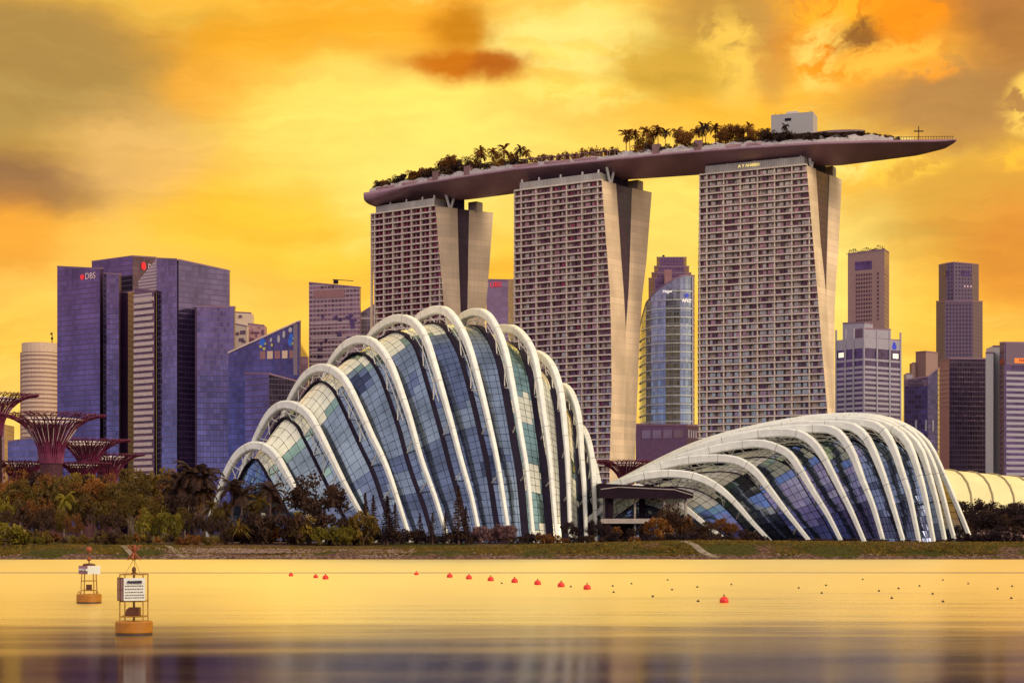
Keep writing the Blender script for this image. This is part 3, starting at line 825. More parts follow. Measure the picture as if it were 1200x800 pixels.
# panel seams along and across the underside are in the hull shader; deck finish, parapets and rail follow
rnd = random.Random(21)
def deck_strip(px0, px1, off0, off1, z0, z1, name, m, step=7, zfun=None):
    g = MB(); q = []
    px = px0
    while px < px1 + .1:
        e, tg, nr = deck_frame(px); a, b_ = e + nr * off0, e + nr * off1
        h = z1 if zfun is None else zfun(px)
        o_ = deck_z(px) - DZ; q.append(((a.x, a.y), (b_.x, b_.y), h + o_, z0 + o_)); px += step
    for s, t_ in zip(q, q[1:]):
        g.hexa([(*s[0], s[3]), (*t_[0], t_[3]), (*t_[1], t_[3]), (*s[1], s[3]), (*s[0], s[2]), (*t_[0], t_[2]), (*t_[1], t_[2]), (*s[1], s[2])])
    return g.build(name, m, sky_park)
deck_strip(434, 1096, 1.5, 17, DZ + .02, DZ + .3, 'deck', M['deck'])
deck_strip(432, 1048, .7, 1.5, DZ, DZ + 2.6, 'parapet', M['parapet'], 3, lambda p: DZ + 1.5 + .6 * (math.sin(p * .13) > .2) + .3 * math.sin(p * .7))
deck_strip(455, 604, 2.4, 3.4, DZ + .3, DZ + 4.2, 'planter_wall', M['parapet'], 4, lambda p: DZ + 2.6 + .8 * (math.sin(p * .31) > .1))
deck_strip(722, 1030, 2.4, 3.4, DZ + .3, DZ + 4.2, 'planter_wall', M['parapet'], 4, lambda p: DZ + 2.7 + .9 * (math.sin(p * .31) > .1) + .3 * math.sin(p * 1.3))
for a, b_ in ((440, 462), (500, 506), (600, 630), (637, 668), (672, 700), (850, 868), (874, 892), (470, 490)):
    deck_strip(a, b_, .45, .7, DZ + .6, DZ + 1.7, 'parapet_glazing', M['win_mauve'], 3)
g = MB()
for px in [433 + 4 * i for i in range(16)] + [1040 + 3.2 * i for i in range(25)]:
    e, tg, nr = deck_frame(px); p = e + nr * min(.9, interp(HWID, px)); zq = deck_z(px); g.tube([(p.x, p.y, zq), (p.x, p.y, zq + 1.6)], .12, 4)
for a, b_ in ((433, 497), (1040, 1118)):
    q = []
    for i in range(26):
        px = a + (b_ - a) * i / 25; e, tg, nr = deck_frame(px); p = e + nr * min(.9, interp(HWID, px)); q.append((p.x, p.y, deck_z(px) + 1.6))
    g.tube(q, .12, 4)
g.build('railing', M['dark_steel'], sky_park)
def deck_pt(px, off, z=0.0):
    e, tg, nr = deck_frame(px); p = e + nr * off; return Vector((p.x, p.y, deck_z(px) + z)), math.atan2(tg.y, tg.x)
M['shade'] = mat('shade', (.24, .13, .13), .7); M['white_panel'] = facade('white_panel', (.55, .55, .56), (.40, .38, .40), 2.2, .08, 3, .04, .4, .1, .1, 0)
for px in range(607, 722, 9):                                    # row of pool cabanas
    p, yw = deck_pt(px, 4.6)
    g = MB(); g.box((p.x, p.y, p.z + 4.9), (3.4, 4, .35), 0, yw)
    for sx in (-1, 1):
        for sy in (-1, 1):
            q = Matrix.Rotation(yw, 2) @ Vector((1.5 * sx, 1.7 * sy)); g.tube([(p.x + q.x, p.y + q.y, p.z + .3), (p.x + q.x, p.y + q.y, p.z + 4.8)], .2, 4)
    g.build('cabana', M['shade'], sky_park)
for px in (509, 546, 768, 817):
    p, yw = deck_pt(px, 2.0); g = MB(); g.box((p.x, p.y, p.z + 2.6), (4.2, 3, 5.2), 0, yw); g.build('kiosk', M['shade'], sky_park)
# white plant block, club roof and mast
p, yw = deck_pt(923, 17)
g = MB(); hgt = Z(136, p.y) - p.z
w2 = 24 / F * p.y
g.box((p.x, p.y, p.z + hgt / 2), (w2 * 2.05, 12, hgt), 0, yw); o = g.build('roof_block', M['white_panel'] if 'white_panel' in M else M['parapet'], sky_park)
g = MB(); g.box((p.x - .5, p.y + 1, p.z + hgt + 1), (6, 5, 2.0), 0, yw); g.build('hatch', M['parapet'], o)
g = MB(); q = Matrix.Rotation(yw, 2) @ Vector((-2, -6.05)); g.box((p.x + q.x, p.y + q.y, p.z + hgt - 3), (3.2, .2, 1.4), 0, yw); g.build('louvre', M['dark_steel'], o)
g = MB()
for dx_ in (-9, -6.5, 8): g.tube([(p.x + dx_, p.y + .5 + dx_ * math.tan(yw), p.z + hgt), (p.x + dx_, p.y + .5 + dx_ * math.tan(yw), p.z + hgt + 2.2)], .12, 4)
g.build('aerial', M['dark_steel'], o)
M['club'] = mat('club', (.25, .15, .18), .6)
deck_strip(949, 1014, 7, 20, DZ + 6.2, DZ + 7.3, 'club_roof', M['club'], 5, lambda p: DZ + 7.4 - .9 * ((p - 985) / 35.0) ** 2)
deck_strip(952, 1006, 9, 18, DZ + .3, DZ + 6.3, 'club_wall', M['win_mauve'], 6)
p, yw = deck_pt(1078, 8)
g = MB(); g.tube([p, p + Vector((0, 0, 8.3))], .22, 6); g.tube([p + Vector((-2.4, 0, 5.9)), p + Vector((2.4, 0, 5.9))], .3, 6); g.build('mast', M['dark_steel'], sky_park)

# ------------------------------------------------------------------ the city behind
def tower(label, cat, edges, mats, back=None, z0=0.0, root=None, name='office_tower', part='glass_wall', roof='roofing'):
    """edges: (column, depth, top row) of the visible upright corners from left to right; one wall part per face"""
    pts = [Vector((X(p, d), d)) for p, d, y in edges]; tops = [Z(y, d) for p, d, y in edges]
    if root is None:
        root = thing(name, label, cat, (sum(p.x for p in pts) / len(pts), pts[0].y, GZ))
    if len(pts) == 2: bk = [pts[1] + Vector((0, back or 35)), pts[0] + Vector((0, back or 35))]; bt = [tops[1], tops[0]]
    else:
        bk = [pts[0] + pts[-1] - pts[1] if len(pts) == 3 else pts[0] + Vector((pts[-1].x - pts[0].x, back or 40)) * .5 + Vector((0, back or 40)) * .5]
        bt = [min(tops[0] + tops[-1] - tops[1], max(tops)) if len(pts) == 3 else tops[0]]
    if not isinstance(mats, (list, tuple)): mats = [mats] * (len(pts) - 1)
    for i in range(len(pts) - 1):
        g = MB(); g.wall(pts[i], pts[i + 1], z0, tops[i], tops[i + 1]); g.build(part, M[mats[i]], root)
    g = MB(); ring = [pts[-1]] + bk + [pts[0]]; rt = [tops[-1]] + bt + [tops[0]]
    for i in range(len(ring) - 1): g.wall(ring[i], ring[i + 1], z0, rt[i], rt[i + 1])
    g.build('back_wall', M[mats[-1]], root)
    g = MB(); g.face([(p.x, p.y, z - .15) for p, z in zip(pts + bk, tops + bt)]); g.build('roof', M[roof], root)
    g = MB()                                                     # coping
    for i in range(len(pts) - 1):
        a, b_ = pts[i], pts[i + 1]; n = Vector(((b_ - a).y, -(b_ - a).x)).normalized() * .25
        g.hexa([(a.x + n.x, a.y + n.y, tops[i] - .7), (b_.x + n.x, b_.y + n.y, tops[i + 1] - .7), (b_.x - n.x, b_.y - n.y, tops[i + 1] - .7), (a.x - n.x, a.y - n.y, tops[i] - .7),
                (a.x + n.x, a.y + n.y, tops[i] + .5), (b_.x + n.x, b_.y + n.y, tops[i + 1] + .5), (b_.x - n.x, b_.y - n.y, tops[i + 1] + .5), (a.x - n.x, a.y - n.y, tops[i] + .5)])
    g.build('coping', M['coping'], root)
    return root, pts, tops
def bands(root, a, b_, z0, z1, pitch, h, proud, m, name='floor_band', f0=0.0, f1=1.0):
    n = Vector(((b_ - a).y, -(b_ - a).x)).normalized(); g = MB()
    p, q = a.lerp(b_, f0), a.lerp(b_, f1); z = z0
    while z + h <= z1:
        A, B, C_, D_ = p + n * proud, q + n * proud, q - n * .1, p - n * .1
        g.hexa([(v.x, v.y, z) for v in (A, B, C_, D_)] + [(v.x, v.y, z + h) for v in (A, B, C_, D_)]); z += pitch
    return g.build(name, M[m], root)
def fins_on(root, a, b_, fs, z0, z1, w, proud, m, name='fin'):
    d = (b_ - a).normalized(); n = Vector((d.y, -d.x))
    g = MB()
    for f in fs:
        c = a.lerp(b_, f); A, B, C_, D_ = c - d * w + n * proud, c + d * w + n * proud, c + d * w - n * .1, c - d * w - n * .1
        g.hexa([(v.x, v.y, z0) for v in (A, B, C_, D_)] + [(v.x, v.y, z1) for v in (A, B, C_, D_)])
    return g.build(name, M[m], root)
def panel(root, a, b_, f0, f1, z0, z1, m, name, proud=.3, label=None):
    d = (b_ - a).normalized(); n = Vector((d.y, -d.x)) * proud
    p, q = a.lerp(b_, f0), a.lerp(b_, f1); g = MB(); P_, Q_ = p + n, q + n
    g.wall(P_, Q_, z0, z1); g.wall(p, P_, z0, z1); g.wall(Q_, q, z0, z1)
    g.face([(p.x, p.y, z1), (P_.x, P_.y, z1), (Q_.x, Q_.y, z1), (q.x, q.y, z1)]); g.face([(p.x, p.y, z0), (q.x, q.y, z0), (Q_.x, Q_.y, z0), (P_.x, P_.y, z0)])
    return g.build(name, M[m], root, label=label)
def text_on(root, a, b_, f, z, s, size, m, proud=.6):
    d = (b_ - a).normalized(); n = Vector((d.y, -d.x)); p = a.lerp(b_, f) + n * proud
    return sign_text(s, size, (p.x, p.y, z), math.atan2(d.y, d.x), M[m], root)
def blob_on(root, a, b_, f, z, r, m, sx=1.0, name='emblem'):
    d = (b_ - a).normalized(); n = Vector((d.y, -d.x)); c = a.lerp(b_, f) + n * .5; g = MB()
    rg = []
    for k in range(16):
        an = k * math.pi / 8; rg.append((c.x + d.x * r * sx * math.cos(an), c.y + d.y * r * sx * math.cos(an), z + r * math.sin(an)))
    g.face(rg); g.face([(x - n.x * .3, y - n.y * .3, zz) for x, y, zz in rg][::-1])
    for k in range(16):
        p, q = rg[k], rg[(k + 1) % 16]; g.face([p, (p[0] - n.x * .3, p[1] - n.y * .3, p[2]), (q[0] - n.x * .3, q[1] - n.y * .3, q[2]), q])
    return g.build(name, M[m], root)

M['coping'] = mat('coping', (.22, .12, .20), .5, 0, .1)
M['roofing'] = mat('roofing', (.16, .10, .12), .8)
M['violet'] = facade('violet', (.130, .095, .205), (.085, .045, .13), 4.3, .20, 3.0, .06, .10, .85, .30, .012)
M['violet_b'] = facade('violet_b', (.155, .125, .23), (.13, .09, .19), 4.3, .14, 2.6, .10, .10, .85, .40, .014)
M['violet_dk'] = facade('violet_dk', (.075, .028, .09), (.05, .018, .06), 4.3, .2, 3.0, .08, .35, .3, .2, .01)
M['louvres'] = facade('louvres', (.30, .20, .27), (.55, .40, .44), 2.6, .5, 80, .0, .5, .2, .1, 0)
M['cream_slab'] = mat('cream_slab', (.60, .46, .44), .6)
M['dark_gap'] = facade('dark_gap', (.10, .04, .10), (.2, .1, .15), 4.0, .1, 2.0, .3, .3, .3, .6, .01)
M['pale_pink'] = mat('pale_pink', (.66, .47, .36), .65, 0, .08)
M['pink_glass'] = facade('pink_glass', (.34, .18, .20), (.40, .25, .22), 4, .1, 4, .1, .2, .5, .3, .01)
M['checker'] = facade('checker', (.60, .46, .36), (.60, .46, .36), 9, .0, 9, .0, .6, 0, .05, 0)
M['checker_b'] = mat('checker_b', (.40, .22, .25), .6)
M['bluegl'] = facade('bluegl', (.10, .09, .205), (.06, .045, .12), 4.0, .12, 2.4, .08, .09, .85, .35, .015)
M['mauve_grid'] = facade('mauve_grid', (.17, .09, .13), (.36, .25, .30), 3.9, .42, 3.4, .16, .2, .5, .9, .01)
M['grey_gl'] = facade('grey_gl', (.27, .22, .27), (.20, .15, .20), 4.0, .15, 2.5, .12, .15, .7, .3, .015)
M['mauve_gl'] = facade('mauve_gl', (.24, .17, .24), (.20, .13, .19), 4.0, .08, 6.0, .04, .2, .6, .2, .01)
M['plum'] = facade('plum', (.10, .045, .12), (.125, .06, .13), 4.0, .3, 3.2, .25, .2, .5, .4, .01)
M['teal'] = facade('teal', (.22, .27, .33), (.15, .16, .26), 4.0, .1, 2.2, .10, .09, .85, .5, .02)
M['teal_band'] = mat('teal_band', (.42, .44, .46), .4, .3)
M['podium'] = mat('podium', (.13, .065, .17), .5)
M['tan'] = mat('tan', (.33, .195, .19), .7, 0, .08)
M['tan_win'] = facade('tan_win', (.08, .03, .05), (.31, .18, .175), 4.0, .38, 2.6, .30, .2, .4, .4, .01)
M['white_tower'] = mat('white_tower', (.36, .33, .43), .6, 0, .08)
M['dk_win'] = facade('dk_win', (.09, .05, .14), (.07, .04, .10), 4.0, .1, 3.0, .1, .15, .6, .5, .01)
M['navy'] = facade('navy', (.075, .055, .16), (.05, .03, .10), 4.2, .18, 2.8, .1, .15, .7, .5, .015)
M['uob'] = facade('uob', (.05, .028, .075), (.125, .075, .14), 4.0, .45, 3.4, .45, .2, .4, .4, .01)
M['brown_gl'] = facade('brown_gl', (.055, .028, .080), (.040, .020, .055), 4.0, .3, 2.2, .2, .2, .5, .8, .015, lit=.0)
M['red_side'] = mat('red_side', (.28, .13, .15), .6)
M['white_core'] = mat('white_core', (.50, .48, .52), .6, 0, .06)
M['purple_top'] = mat('purple_top', (.13, .07, .14), .5, 0, .1)

# far left pale rounded tower with banded floors
rt = thing('office_tower', 'pale pink rounded tower with dark floor bands at the far left', 'office building', (X(47, 1900), 1900, GZ))  # warm glow and haze on this far tower are put into its colours
c = (X(48, 1900), 1900, 0); ztop = Z(403, 1900)
g = MB(); g.lathe(c, [(19.5, 0), (19.5, ztop - 9)], 28); g.build('glass_wall', M['pink_glass'], rt, smooth=False)
g = MB(); g.lathe((c[0], c[1], 0), [(20.2, ztop - 10), (20.2, ztop), (18, ztop + .3)], 28); g.build('crown', M['pale_pink'], rt)
g = MB(); z = 6
while z < ztop - 13: g.lathe((c[0], c[1], z), [(20.3, 0), (20.3, 2.4)], 28); z += 4.6
g.build('floor_band', M['pale_pink'], rt)
g = MB(); g.box((X(27, 1900), 1905, Z(413, 1900) / 2), (5, 14, Z(413, 1900)), 0); g.build('stair_core', M['checker_b'], rt)
g = MB(); g.tube([(X(61, 1900), 1900, ztop), (X(61, 1900), 1900, ztop + 13)], .5, 5); g.box((X(61, 1900), 1900, ztop + 6), (2, 2, 2)); g.box((X(60, 1900), 1900, ztop + 11), (1.6, 1.6, 1.6)); g.build('aerial', M['dark_steel'], rt)
tower('low dusky orange block cut by the left edge of the photo', 'building', [(-30, 1500, 497), (5, 1500, 497)], 'pink_glass', 30)
tower('low violet block between the two largest supertrees at far left', 'building', [(9, 1300, 517), (44, 1290, 512)], 'violet_b', 30)

# twin-volume violet tower with the red emblem
rt, pt, tp = tower('tall violet glass tower with a red emblem sign and dark vertical slit', 'office building', [(67, 1510, 312), (117, 1480, 314.5), (121, 1520, 314)], ['violet', 'violet_dk'])
text_on(rt, pt[0], pt[1], .79, Z(323.3, 1485), 'DBS', 7.4, 'lit_pink')
blob_on(rt, pt[0], pt[1], .60, Z(323.3, 1485), 2.4, 'lit_red', 1.0)
tower('', '', [(121.3, 1489, 320), (139.5, 1488, 321), (142, 1500, 321)], ['violet_b', 'violet_dk'], root=rt)
tower('', '', [(139, 1505, 342), (150, 1500, 343), (158, 1520, 341)], ['violet_dk', 'violet_dk'], root=rt)
_, pu, tu = tower('', '', [(107.5, 1560, 306.3), (155.5, 1530, 299.8), (183, 1560, 301.5)], ['violet', 'violet'], root=rt)
blob_on(rt, pu[1], pu[2], .45, Z(312, 1545), 3.6, 'lit_red', .9)
text_on(rt, pu[1], pu[2], .70, Z(312, 1545), 'D', 7, 'lit_pink')
# second violet tower with the cream balcony strip
rt, pt, tp = tower('broad violet glass tower with a cream balcony strip on its left flank', 'office building', [(183.5, 1430, 302.5), (207.5, 1412, 303.5)], 'violet_b', 40)
tower('', '', [(209.2, 1413, 304), (268.5, 1445, 317), (269.5, 1480, 318)], ['violet', 'violet_dk'], root=rt)
g = MB(); g.wall(Vector((X(207.5, 1424), 1424)), Vector((X(209.3, 1424), 1424)), 0, Z(306, 1424)); g.build('slit', M['violet_dk'], rt)
tower('', '', [(230.5, 1398, 359), (274.5, 1402, 359.3), (276, 1440, 360)], ['violet_b', 'violet_dk'], root=rt)
g = MB(); g.box((X(229.6, 1396), 1396, Z(361, 1396) / 2), (1.2, 1.2, Z(361, 1396))); g.build('fin', M['violet_dk'], rt)
_, ps, ts = tower('', '', [(157.5, 1440, 337), (181, 1426, 341), (183.4, 1432, 341)], ['dark_gap', 'violet_dk'], root=rt)
g = MB(); z = 14
while z < ts[0] - 9:
    a, b_ = ps[0], ps[1]; n = Vector(((b_ - a).y, -(b_ - a).x)).normalized()
    q = a.lerp(b_, .9 if int(z) % 2 else .97)
    g.hexa([(v.x, v.y, z) for v in (a + n * .9, q + n * .9, q - n * .2, a - n * .2)] + [(v.x, v.y, z + 2.9) for v in (a + n * .9, q + n * .9, q - n * .2, a - n * .2)]); z += 5.1
g.build('balcony', M['cream_slab'], rt)
panel(rt, ps[0], ps[1], 0, .88, ts[1] - 9, ts[1] - 1, 'louvres', 'louvre_screen', .8)
g = MB(); A, B = Vector((X(162, 1450), 1450)), Vector((X(183.5, 1436), 1436)); g.wall(A, B, ts[0] - 3, Z(329, 1450), Z(303, 1436)); g.wall(B, A + Vector((2, 12)), ts[0] - 3, Z(303, 1436), Z(329, 1450)); g.build('louvre_screen', M['louvres'], rt)

# checkered cream blocks
rt, pt, tp = tower('cream block with dark square openings just right of the broad violet tower', 'building', [(272, 1700, 378.5), (289.5, 1690, 382)], 'checker', 10)
rnd = random.Random(5)
for f, zf, s in ((.3, 6, 2.2), (.72, 5, 2.6), (.62, 12, 2.4), (.78, 14, 1.8), (.8, 20, 2.2), (.15, 22, 2.5), (.35, 26, 2.5)):
    panel(rt, pt[0], pt[1], f - s / 14, f + s / 14, tp[1] - zf - s, tp[1] - zf + s * .4, 'dark_gap', 'opening', .25)
tower('', '', [(275, 1715, 365.5), (294.5, 1715, 366.5)], 'checker', 18, root=rt)
panel(rt, Vector((X(275, 1714), 1714)), Vector((X(294, 1714), 1714)), .25, .45, Z(372, 1714), Z(369, 1714), 'dark_gap', 'opening', .25)
_, pt, tp = tower('', '', [(290.5, 1705, 379), (309.8, 1705, 381)], 'checker_b', 18, root=rt)
for f0, f1, za, zb in ((.15, .7, 8, 10), (.45, .55, 10, 13), (.62, .7, 3, 5), (.8, 1.0, 6, 11), (.1, .4, 14, 18), (.25, .3, 5, 8)):
    panel(rt, pt[0], pt[1], f0, f1, tp[0] - zb, tp[0] - za, 'dark_gap', 'opening', .25)
# sloped blue glass building
rt, pt, tp = tower('blue glass building with a steep sloping roofline and coloured emblems', 'office building', [(267.5, 1352, 413.5), (351, 1335, 376), (352.5, 1365, 376)], ['bluegl', 'violet_dk'])
M['roof_edge'] = mat('roof_edge', (.60, .45, .45), .5)
g = MB(); a, b_ = Vector((pt[0].x, pt[0].y - .6, tp[0])), Vector((pt[1].x, pt[1].y - .6, tp[1])); g.tube([a, b_], .75, 6); g.build('roof_edge', M['roof_edge'], rt)
_, p2, t2 = tower('', '', [(287, 1342, 437), (315, 1322, 437.5), (351.5, 1331, 447)], ['violet', 'bluegl'], root=rt)
for i in range(5):
    f = (305 + i * 8.6 - 267.5) / 83.5; panel(rt, pt[0], pt[1], f, f + .075, Z(420, 1340), Z(411, 1340), 'pale_pink' if i % 2 else 'red_side', 'opening', .3)
M['em_blue'] = glow('em_blue', (.02, .09, .45), .25); M['em_yel'] = glow('em_yel', (.4, .36, .08), .2); M['em_grey'] = mat('em_grey', (.42, .40, .45), .5)
for px, py, r, m_, s in ((308, 400, 3.2, 'em_blue', .7), (306, 405, 1.2, 'em_yel', 1), (310, 408, 1.2, 'em_yel', 1), (311, 402, 1.0, 'em_yel', 1), (318, 398, 1.6, 'em_grey', .6), (319, 404, 1.2, 'em_yel', .7), (327, 397, 3.0, 'em_grey', .35), (333, 392, 3.0, 'em_grey', .35), (340.5, 387, 2.0, 'em_grey', .7),
                     (341.5, 395, 2.6, 'em_blue', .65), (340.5, 401, 3.2, 'em_blue', .6), (342.5, 403, 1.1, 'em_yel', .9), (344, 397, .9, 'em_yel', .9)):
    blob_on(rt, pt[0], pt[1], (px - 267.5) / 83.5, Z(py, 1340), r, m_, s)
fins_on(rt, pt[0], pt[1], [.945], Z(440, 1340), Z(380, 1340), 1.6, .5, 'grey_gl')
# gold roofed sliver
M['gold'] = mat('gold', (.75, .48, .08), .45, .2); M['rose'] = mat('rose', (.55, .30, .22), .6)
rt, pt, tp = tower('narrow rose coloured building with a slanting gold roof behind the sloped glass one', 'building', [(350, 1620, 418), (361, 1620, 419)], 'pink_glass', 25)
g = MB(); q = [P(350.5, 400, 1622), P(360.5, 418.5, 1622), P(350.5, 418.5, 1622)]; q2 = [v + Vector((0, 22, 0)) for v in q]
g.face(q); g.face(q2[::-1])
for i in range(3): g.face([q[i], q2[i], q2[(i + 1) % 3], q[(i + 1) % 3]])
g.build('gable_roof', M['gold'], rt)
# mauve gridded tower with crane
rt, pt, tp = tower('mauve gridded office tower with a small crane on its flat roof', 'office building', [(362, 1505, 331), (421.5, 1490, 336.5), (423, 1530, 337)], ['mauve_grid', 'plum'])
M['mauve_slab'] = mat('mauve_slab', (.40, .30, .36), .6)
bands(rt, pt[0], pt[1], 20, tp[0] - 30, 4.3 * 1.45, 1.7, .5, 'mauve_slab', f0=.04, f1=.96)
panel(rt, pt[0], pt[1], .1, .7, tp[0] - 14, tp[0] - 7, 'red_side', 'louvre_screen', .3)
rc = random.Random(9)
for i in range(34):
    f = rc.uniform(.1, .9); zz = tp[0] - rc.uniform(30, 130); w_ = rc.uniform(.03, .12); panel(rt, pt[0], pt[1], f, min(.95, f + w_), zz, zz + 2.6, 'dk_win', 'opening', .55)
g = MB(); c = P(390, 331, 1505); g.box((c.x + 2, c.y + 6, c.z + 1.6), (4, 3, 3.4)); g.tube([(c.x - 1, c.y + 6, c.z + 3.4), (c.x + 17, c.y + 6, c.z + 2.2)], .35, 5); g.build('roof_crane', M['dark_steel'], rt)
rt, pt, tp = tower('grey glass block with an upward slanting roofline left of the left hotel tower', 'office building', [(413.5, 1560, 372.5), (446, 1560, 352)], 'grey_gl', 40)
panel(rt, pt[0], pt[1], .05, .99, Z(374, 1560) - 0, Z(373, 1560) + 1, 'mauve_slab', 'ledge', .3)
# red sign tower
rt, pt, tp = tower('grey mauve office tower with a glowing red rooftop sign between two hotel towers', 'office building', [(570, 1405, 327.5), (595.5, 1400, 328), (602, 1420, 327.5)], ['mauve_gl', 'grey_gl'])
text_on(rt, pt[0], pt[1], .44, Z(333.6, 1402), 'UBS', 5.6, 'lit_red')
panel(rt, pt[0], pt[1], .02, .08, Z(336, 1402), Z(331, 1402), 'lit_pink', 'sign_panel', .5)

# stepped plum tower and the curved glass tower in front of it
rt, pt, tp = tower('dark plum stepped tower rising behind the curved glass tower', 'office building', [(760, 1810, 326), (767, 1795, 326), (806, 1795, 326), (813.5, 1812, 326)], 'plum', 40)
for e in ([(763.5, 1815, 319.5), (770, 1803, 319.5), (803, 1803, 319.5), (810, 1815, 319.5)], [(766.5, 1818, 312), (771, 1806, 312), (802, 1806, 312), (807.5, 1818, 312)], [(769.5, 1820, 301.5), (773, 1809, 301.5), (801, 1809, 301.5), (804.5, 1820, 301.5)]):
    tower('', '', e, 'plum', 25, z0=150, root=rt)
g = MB(); c = P(783, 330, 1790); g.box((c.x, c.y + 1, (Z(316, 1790) + Z(345, 1790)) / 2), (7.5, 4, Z(316, 1790) - Z(345, 1790))); g.build('bay', M['red_side'], rt)
g = MB(); c = P(777.5, 301, 1812); g.box((c.x, c.y, c.z + .6), (2.2, 2, 2.4)); g.build('vent', M['dark_steel'], rt)
CURVE = [(749.5, 1290, 385), (752, 1272, 372), (757, 1258, 355), (763, 1250, 347), (771, 1244, 339), (780, 1240, 332.5), (789, 1238, 327.5), (797, 1238, 323.5), (803, 1239, 322.5), (811.5, 1241, 322.8), (814, 1262, 323)]
rt, pt, tp = tower('curved teal glass tower with a swooping roofline and white sign letters', 'office building', CURVE, ['teal'] * 9 + ['plum'], 40)
g = MB()
for i in range(9):
    a, b_ = pt[i], pt[i + 1]; n = Vector(((b_ - a).y, -(b_ - a).x)).normalized(); z = 40
    while z < min(tp[i], tp[i + 1]) - 6:
        g.hexa([(v.x, v.y, z) for v in (a + n * .7, b_ + n * .7, b_ - n * .1, a - n * .1)] + [(v.x, v.y, z + .8) for v in (a + n * .7, b_ + n * .7, b_ - n * .1, a - n * .1)]); z += 6.1
g.build('floor_band', M['teal_band'], rt)
fins_on(rt, pt[8], pt[9], [.96], 60, tp[9] - 1, .5, .8, 'white_tower', 'edge_fin')
text_on(rt, pt[5], pt[6], .3, Z(341, 1238), 'Hager', 3.0, 'lit_white')
text_on(rt, pt[8], pt[9], .15, Z(352.5, 1239), 'ANZ', 3.4, 'lit_white')
blob_on(rt, pt[8], pt[9], .2, Z(346, 1239), 1.5, 'sign_blue')
rt, pt, tp = tower('low violet podium block with a strip of wide windows under the curved tower', 'building', [(745, 1150, 497), (805, 1140, 497.5), (819, 1160, 498)], ['podium', 'violet_dk'], part='wall')
for i in range(4): panel(rt, pt[0], pt[1], .12 + i * .21, .29 + i * .21, Z(513.5, 1145), Z(503.5, 1145), 'mauve_gl', 'window', .2)
for i in range(4): panel(rt, pt[1], pt[2], .1 + i * .2, .18 + i * .2, Z(513, 1150), Z(504, 1150), 'white_tower', 'window', .2)

# right-hand cluster
rt, pt, tp = tower('slim tan tower with plants on its flat roof, behind the pale lilac tower', 'office building', [(993.5, 1720, 297.5), (1036.5, 1700, 292), (1042, 1730, 296)], ['tan', 'tan_win'], part='wall')
a, b_ = pt[0], pt[1]
def inlay(z0, z1, f0, f1, m_): panel(rt, a, b_, f0, f1, z0, z1, m_, 'window_field', .15)
inlay(Z(381, 1705), Z(319, 1705), .2, .66, 'tan_win'); inlay(Z(315, 1705), Z(305, 1705), .2, .66, 'dk_win'); inlay(Z(375, 1705), Z(318, 1705), .78, .86, 'tan_win')
g = MB(); rp = random.Random(3)
for i in range(260):
    f = rp.random(); c = a.lerp(b_, f); z = tp[0] + (tp[1] - tp[0]) * f
    s = rp.uniform(.5, 1.1); x0, z0_ = c.x + rp.uniform(-1, 1), z + rp.uniform(.2, 1.2 + 3.4 * abs(math.sin(f * 9)))
    y0 = c.y + rp.uniform(1, 8); g.face([(x0, y0, z0_), (x0 + s, y0 + rp.uniform(-.6, .6), z0_ + .3), (x0 + .2, y0, z0_ + s)])
g.build('roof_planting', M['dark_steel'], rt)
rt, pt, tp = tower('pale lilac tower of stacked window bands and upright fins with a blue emblem', 'office building', [(980, 1612, 399.5), (1013, 1585, 396), (1055.5, 1612, 398.5)], ['dk_win', 'dk_win'])
for a, b_ in ((pt[0], pt[1]), (pt[1], pt[2])):
    bands(rt, a, b_, 10, Z(430, 1600), 4.6, 2.3, .4, 'white_tower')
    z0, z1 = Z(409.5, 1600), Z(397.5, 1600)
    panel(rt, a, b_, 0, 1, z0, z1, 'white_tower', 'parapet', .45)
    panel(rt, a, b_, 0, 1, Z(424, 1600), Z(421.5, 1600), 'white_tower', 'ledge', .45)
fins_on(rt, pt[0], pt[1], [.01, .34, .63, .99], 4, Z(385, 1600), .75, 1.0, 'white_tower')
fins_on(rt, pt[1], pt[2], [.33, .68, .985], 4, Z(388, 1600), .75, 1.0, 'white_tower')
_, pm, tm = tower('', '', [(987.5, 1625, 378.5), (1013, 1605, 377.8), (1023, 1612, 379)], ['white_tower', 'white_tower'], root=rt, part='wall')
_, pm, tm = tower('', '', [(1002, 1606, 386), (1013, 1598, 384.5), (1044, 1618, 386)], ['purple_top', 'white_tower'], root=rt, part='wall')
blob_on(rt, pt[1], pt[2], .81, Z(405.5, 1600), 2.6, 'sign_blue', 1.2); blob_on(rt, pt[1], pt[2], .81, Z(402, 1600), 1.8, 'sign_blue', 1.0)
M['lit_win'] = glow('lit_win', (1.0, .88, .62), .85)
panel(rt, pt[0], pt[1], .1, .27, Z(419, 1608), Z(413.5, 1608), 'lit_win', 'lit_window', .6); panel(rt, pt[1], pt[2], .78, .92, Z(419, 1600), Z(413.5, 1600), 'lit_win', 'lit_window', .6)
rt, pt, tp = tower('dusky beige block with a flat top behind the navy lettered building', 'building', [(1073, 1760, 412.5), (1085, 1750, 411.5), (1099, 1765, 413)], ['tan', 'tan'], part='wall')
tower('', '', [(1069, 1758, 425), (1073, 1758, 425)], 'tan', 12, root=rt, part='wall'); tower('', '', [(1062, 1757, 437.5), (1069.5, 1757, 437.5)], 'white_tower', 12, root=rt, part='wall')
rt, pt, tp = tower('navy glass block carrying a two line lettered sign below a sloped corner', 'office building', [(1060, 1500, 445), (1087, 1495, 441), (1099, 1500, 431), (1106, 1540, 431)], 'navy', 40)
panel(rt, pt[0], pt[1], .03, .98, Z(452.5, 1497), Z(444.5, 1497), 'purple_top', 'sign_panel', .35)
M['ink'] = mat('ink', (.035, .02, .07), .6)
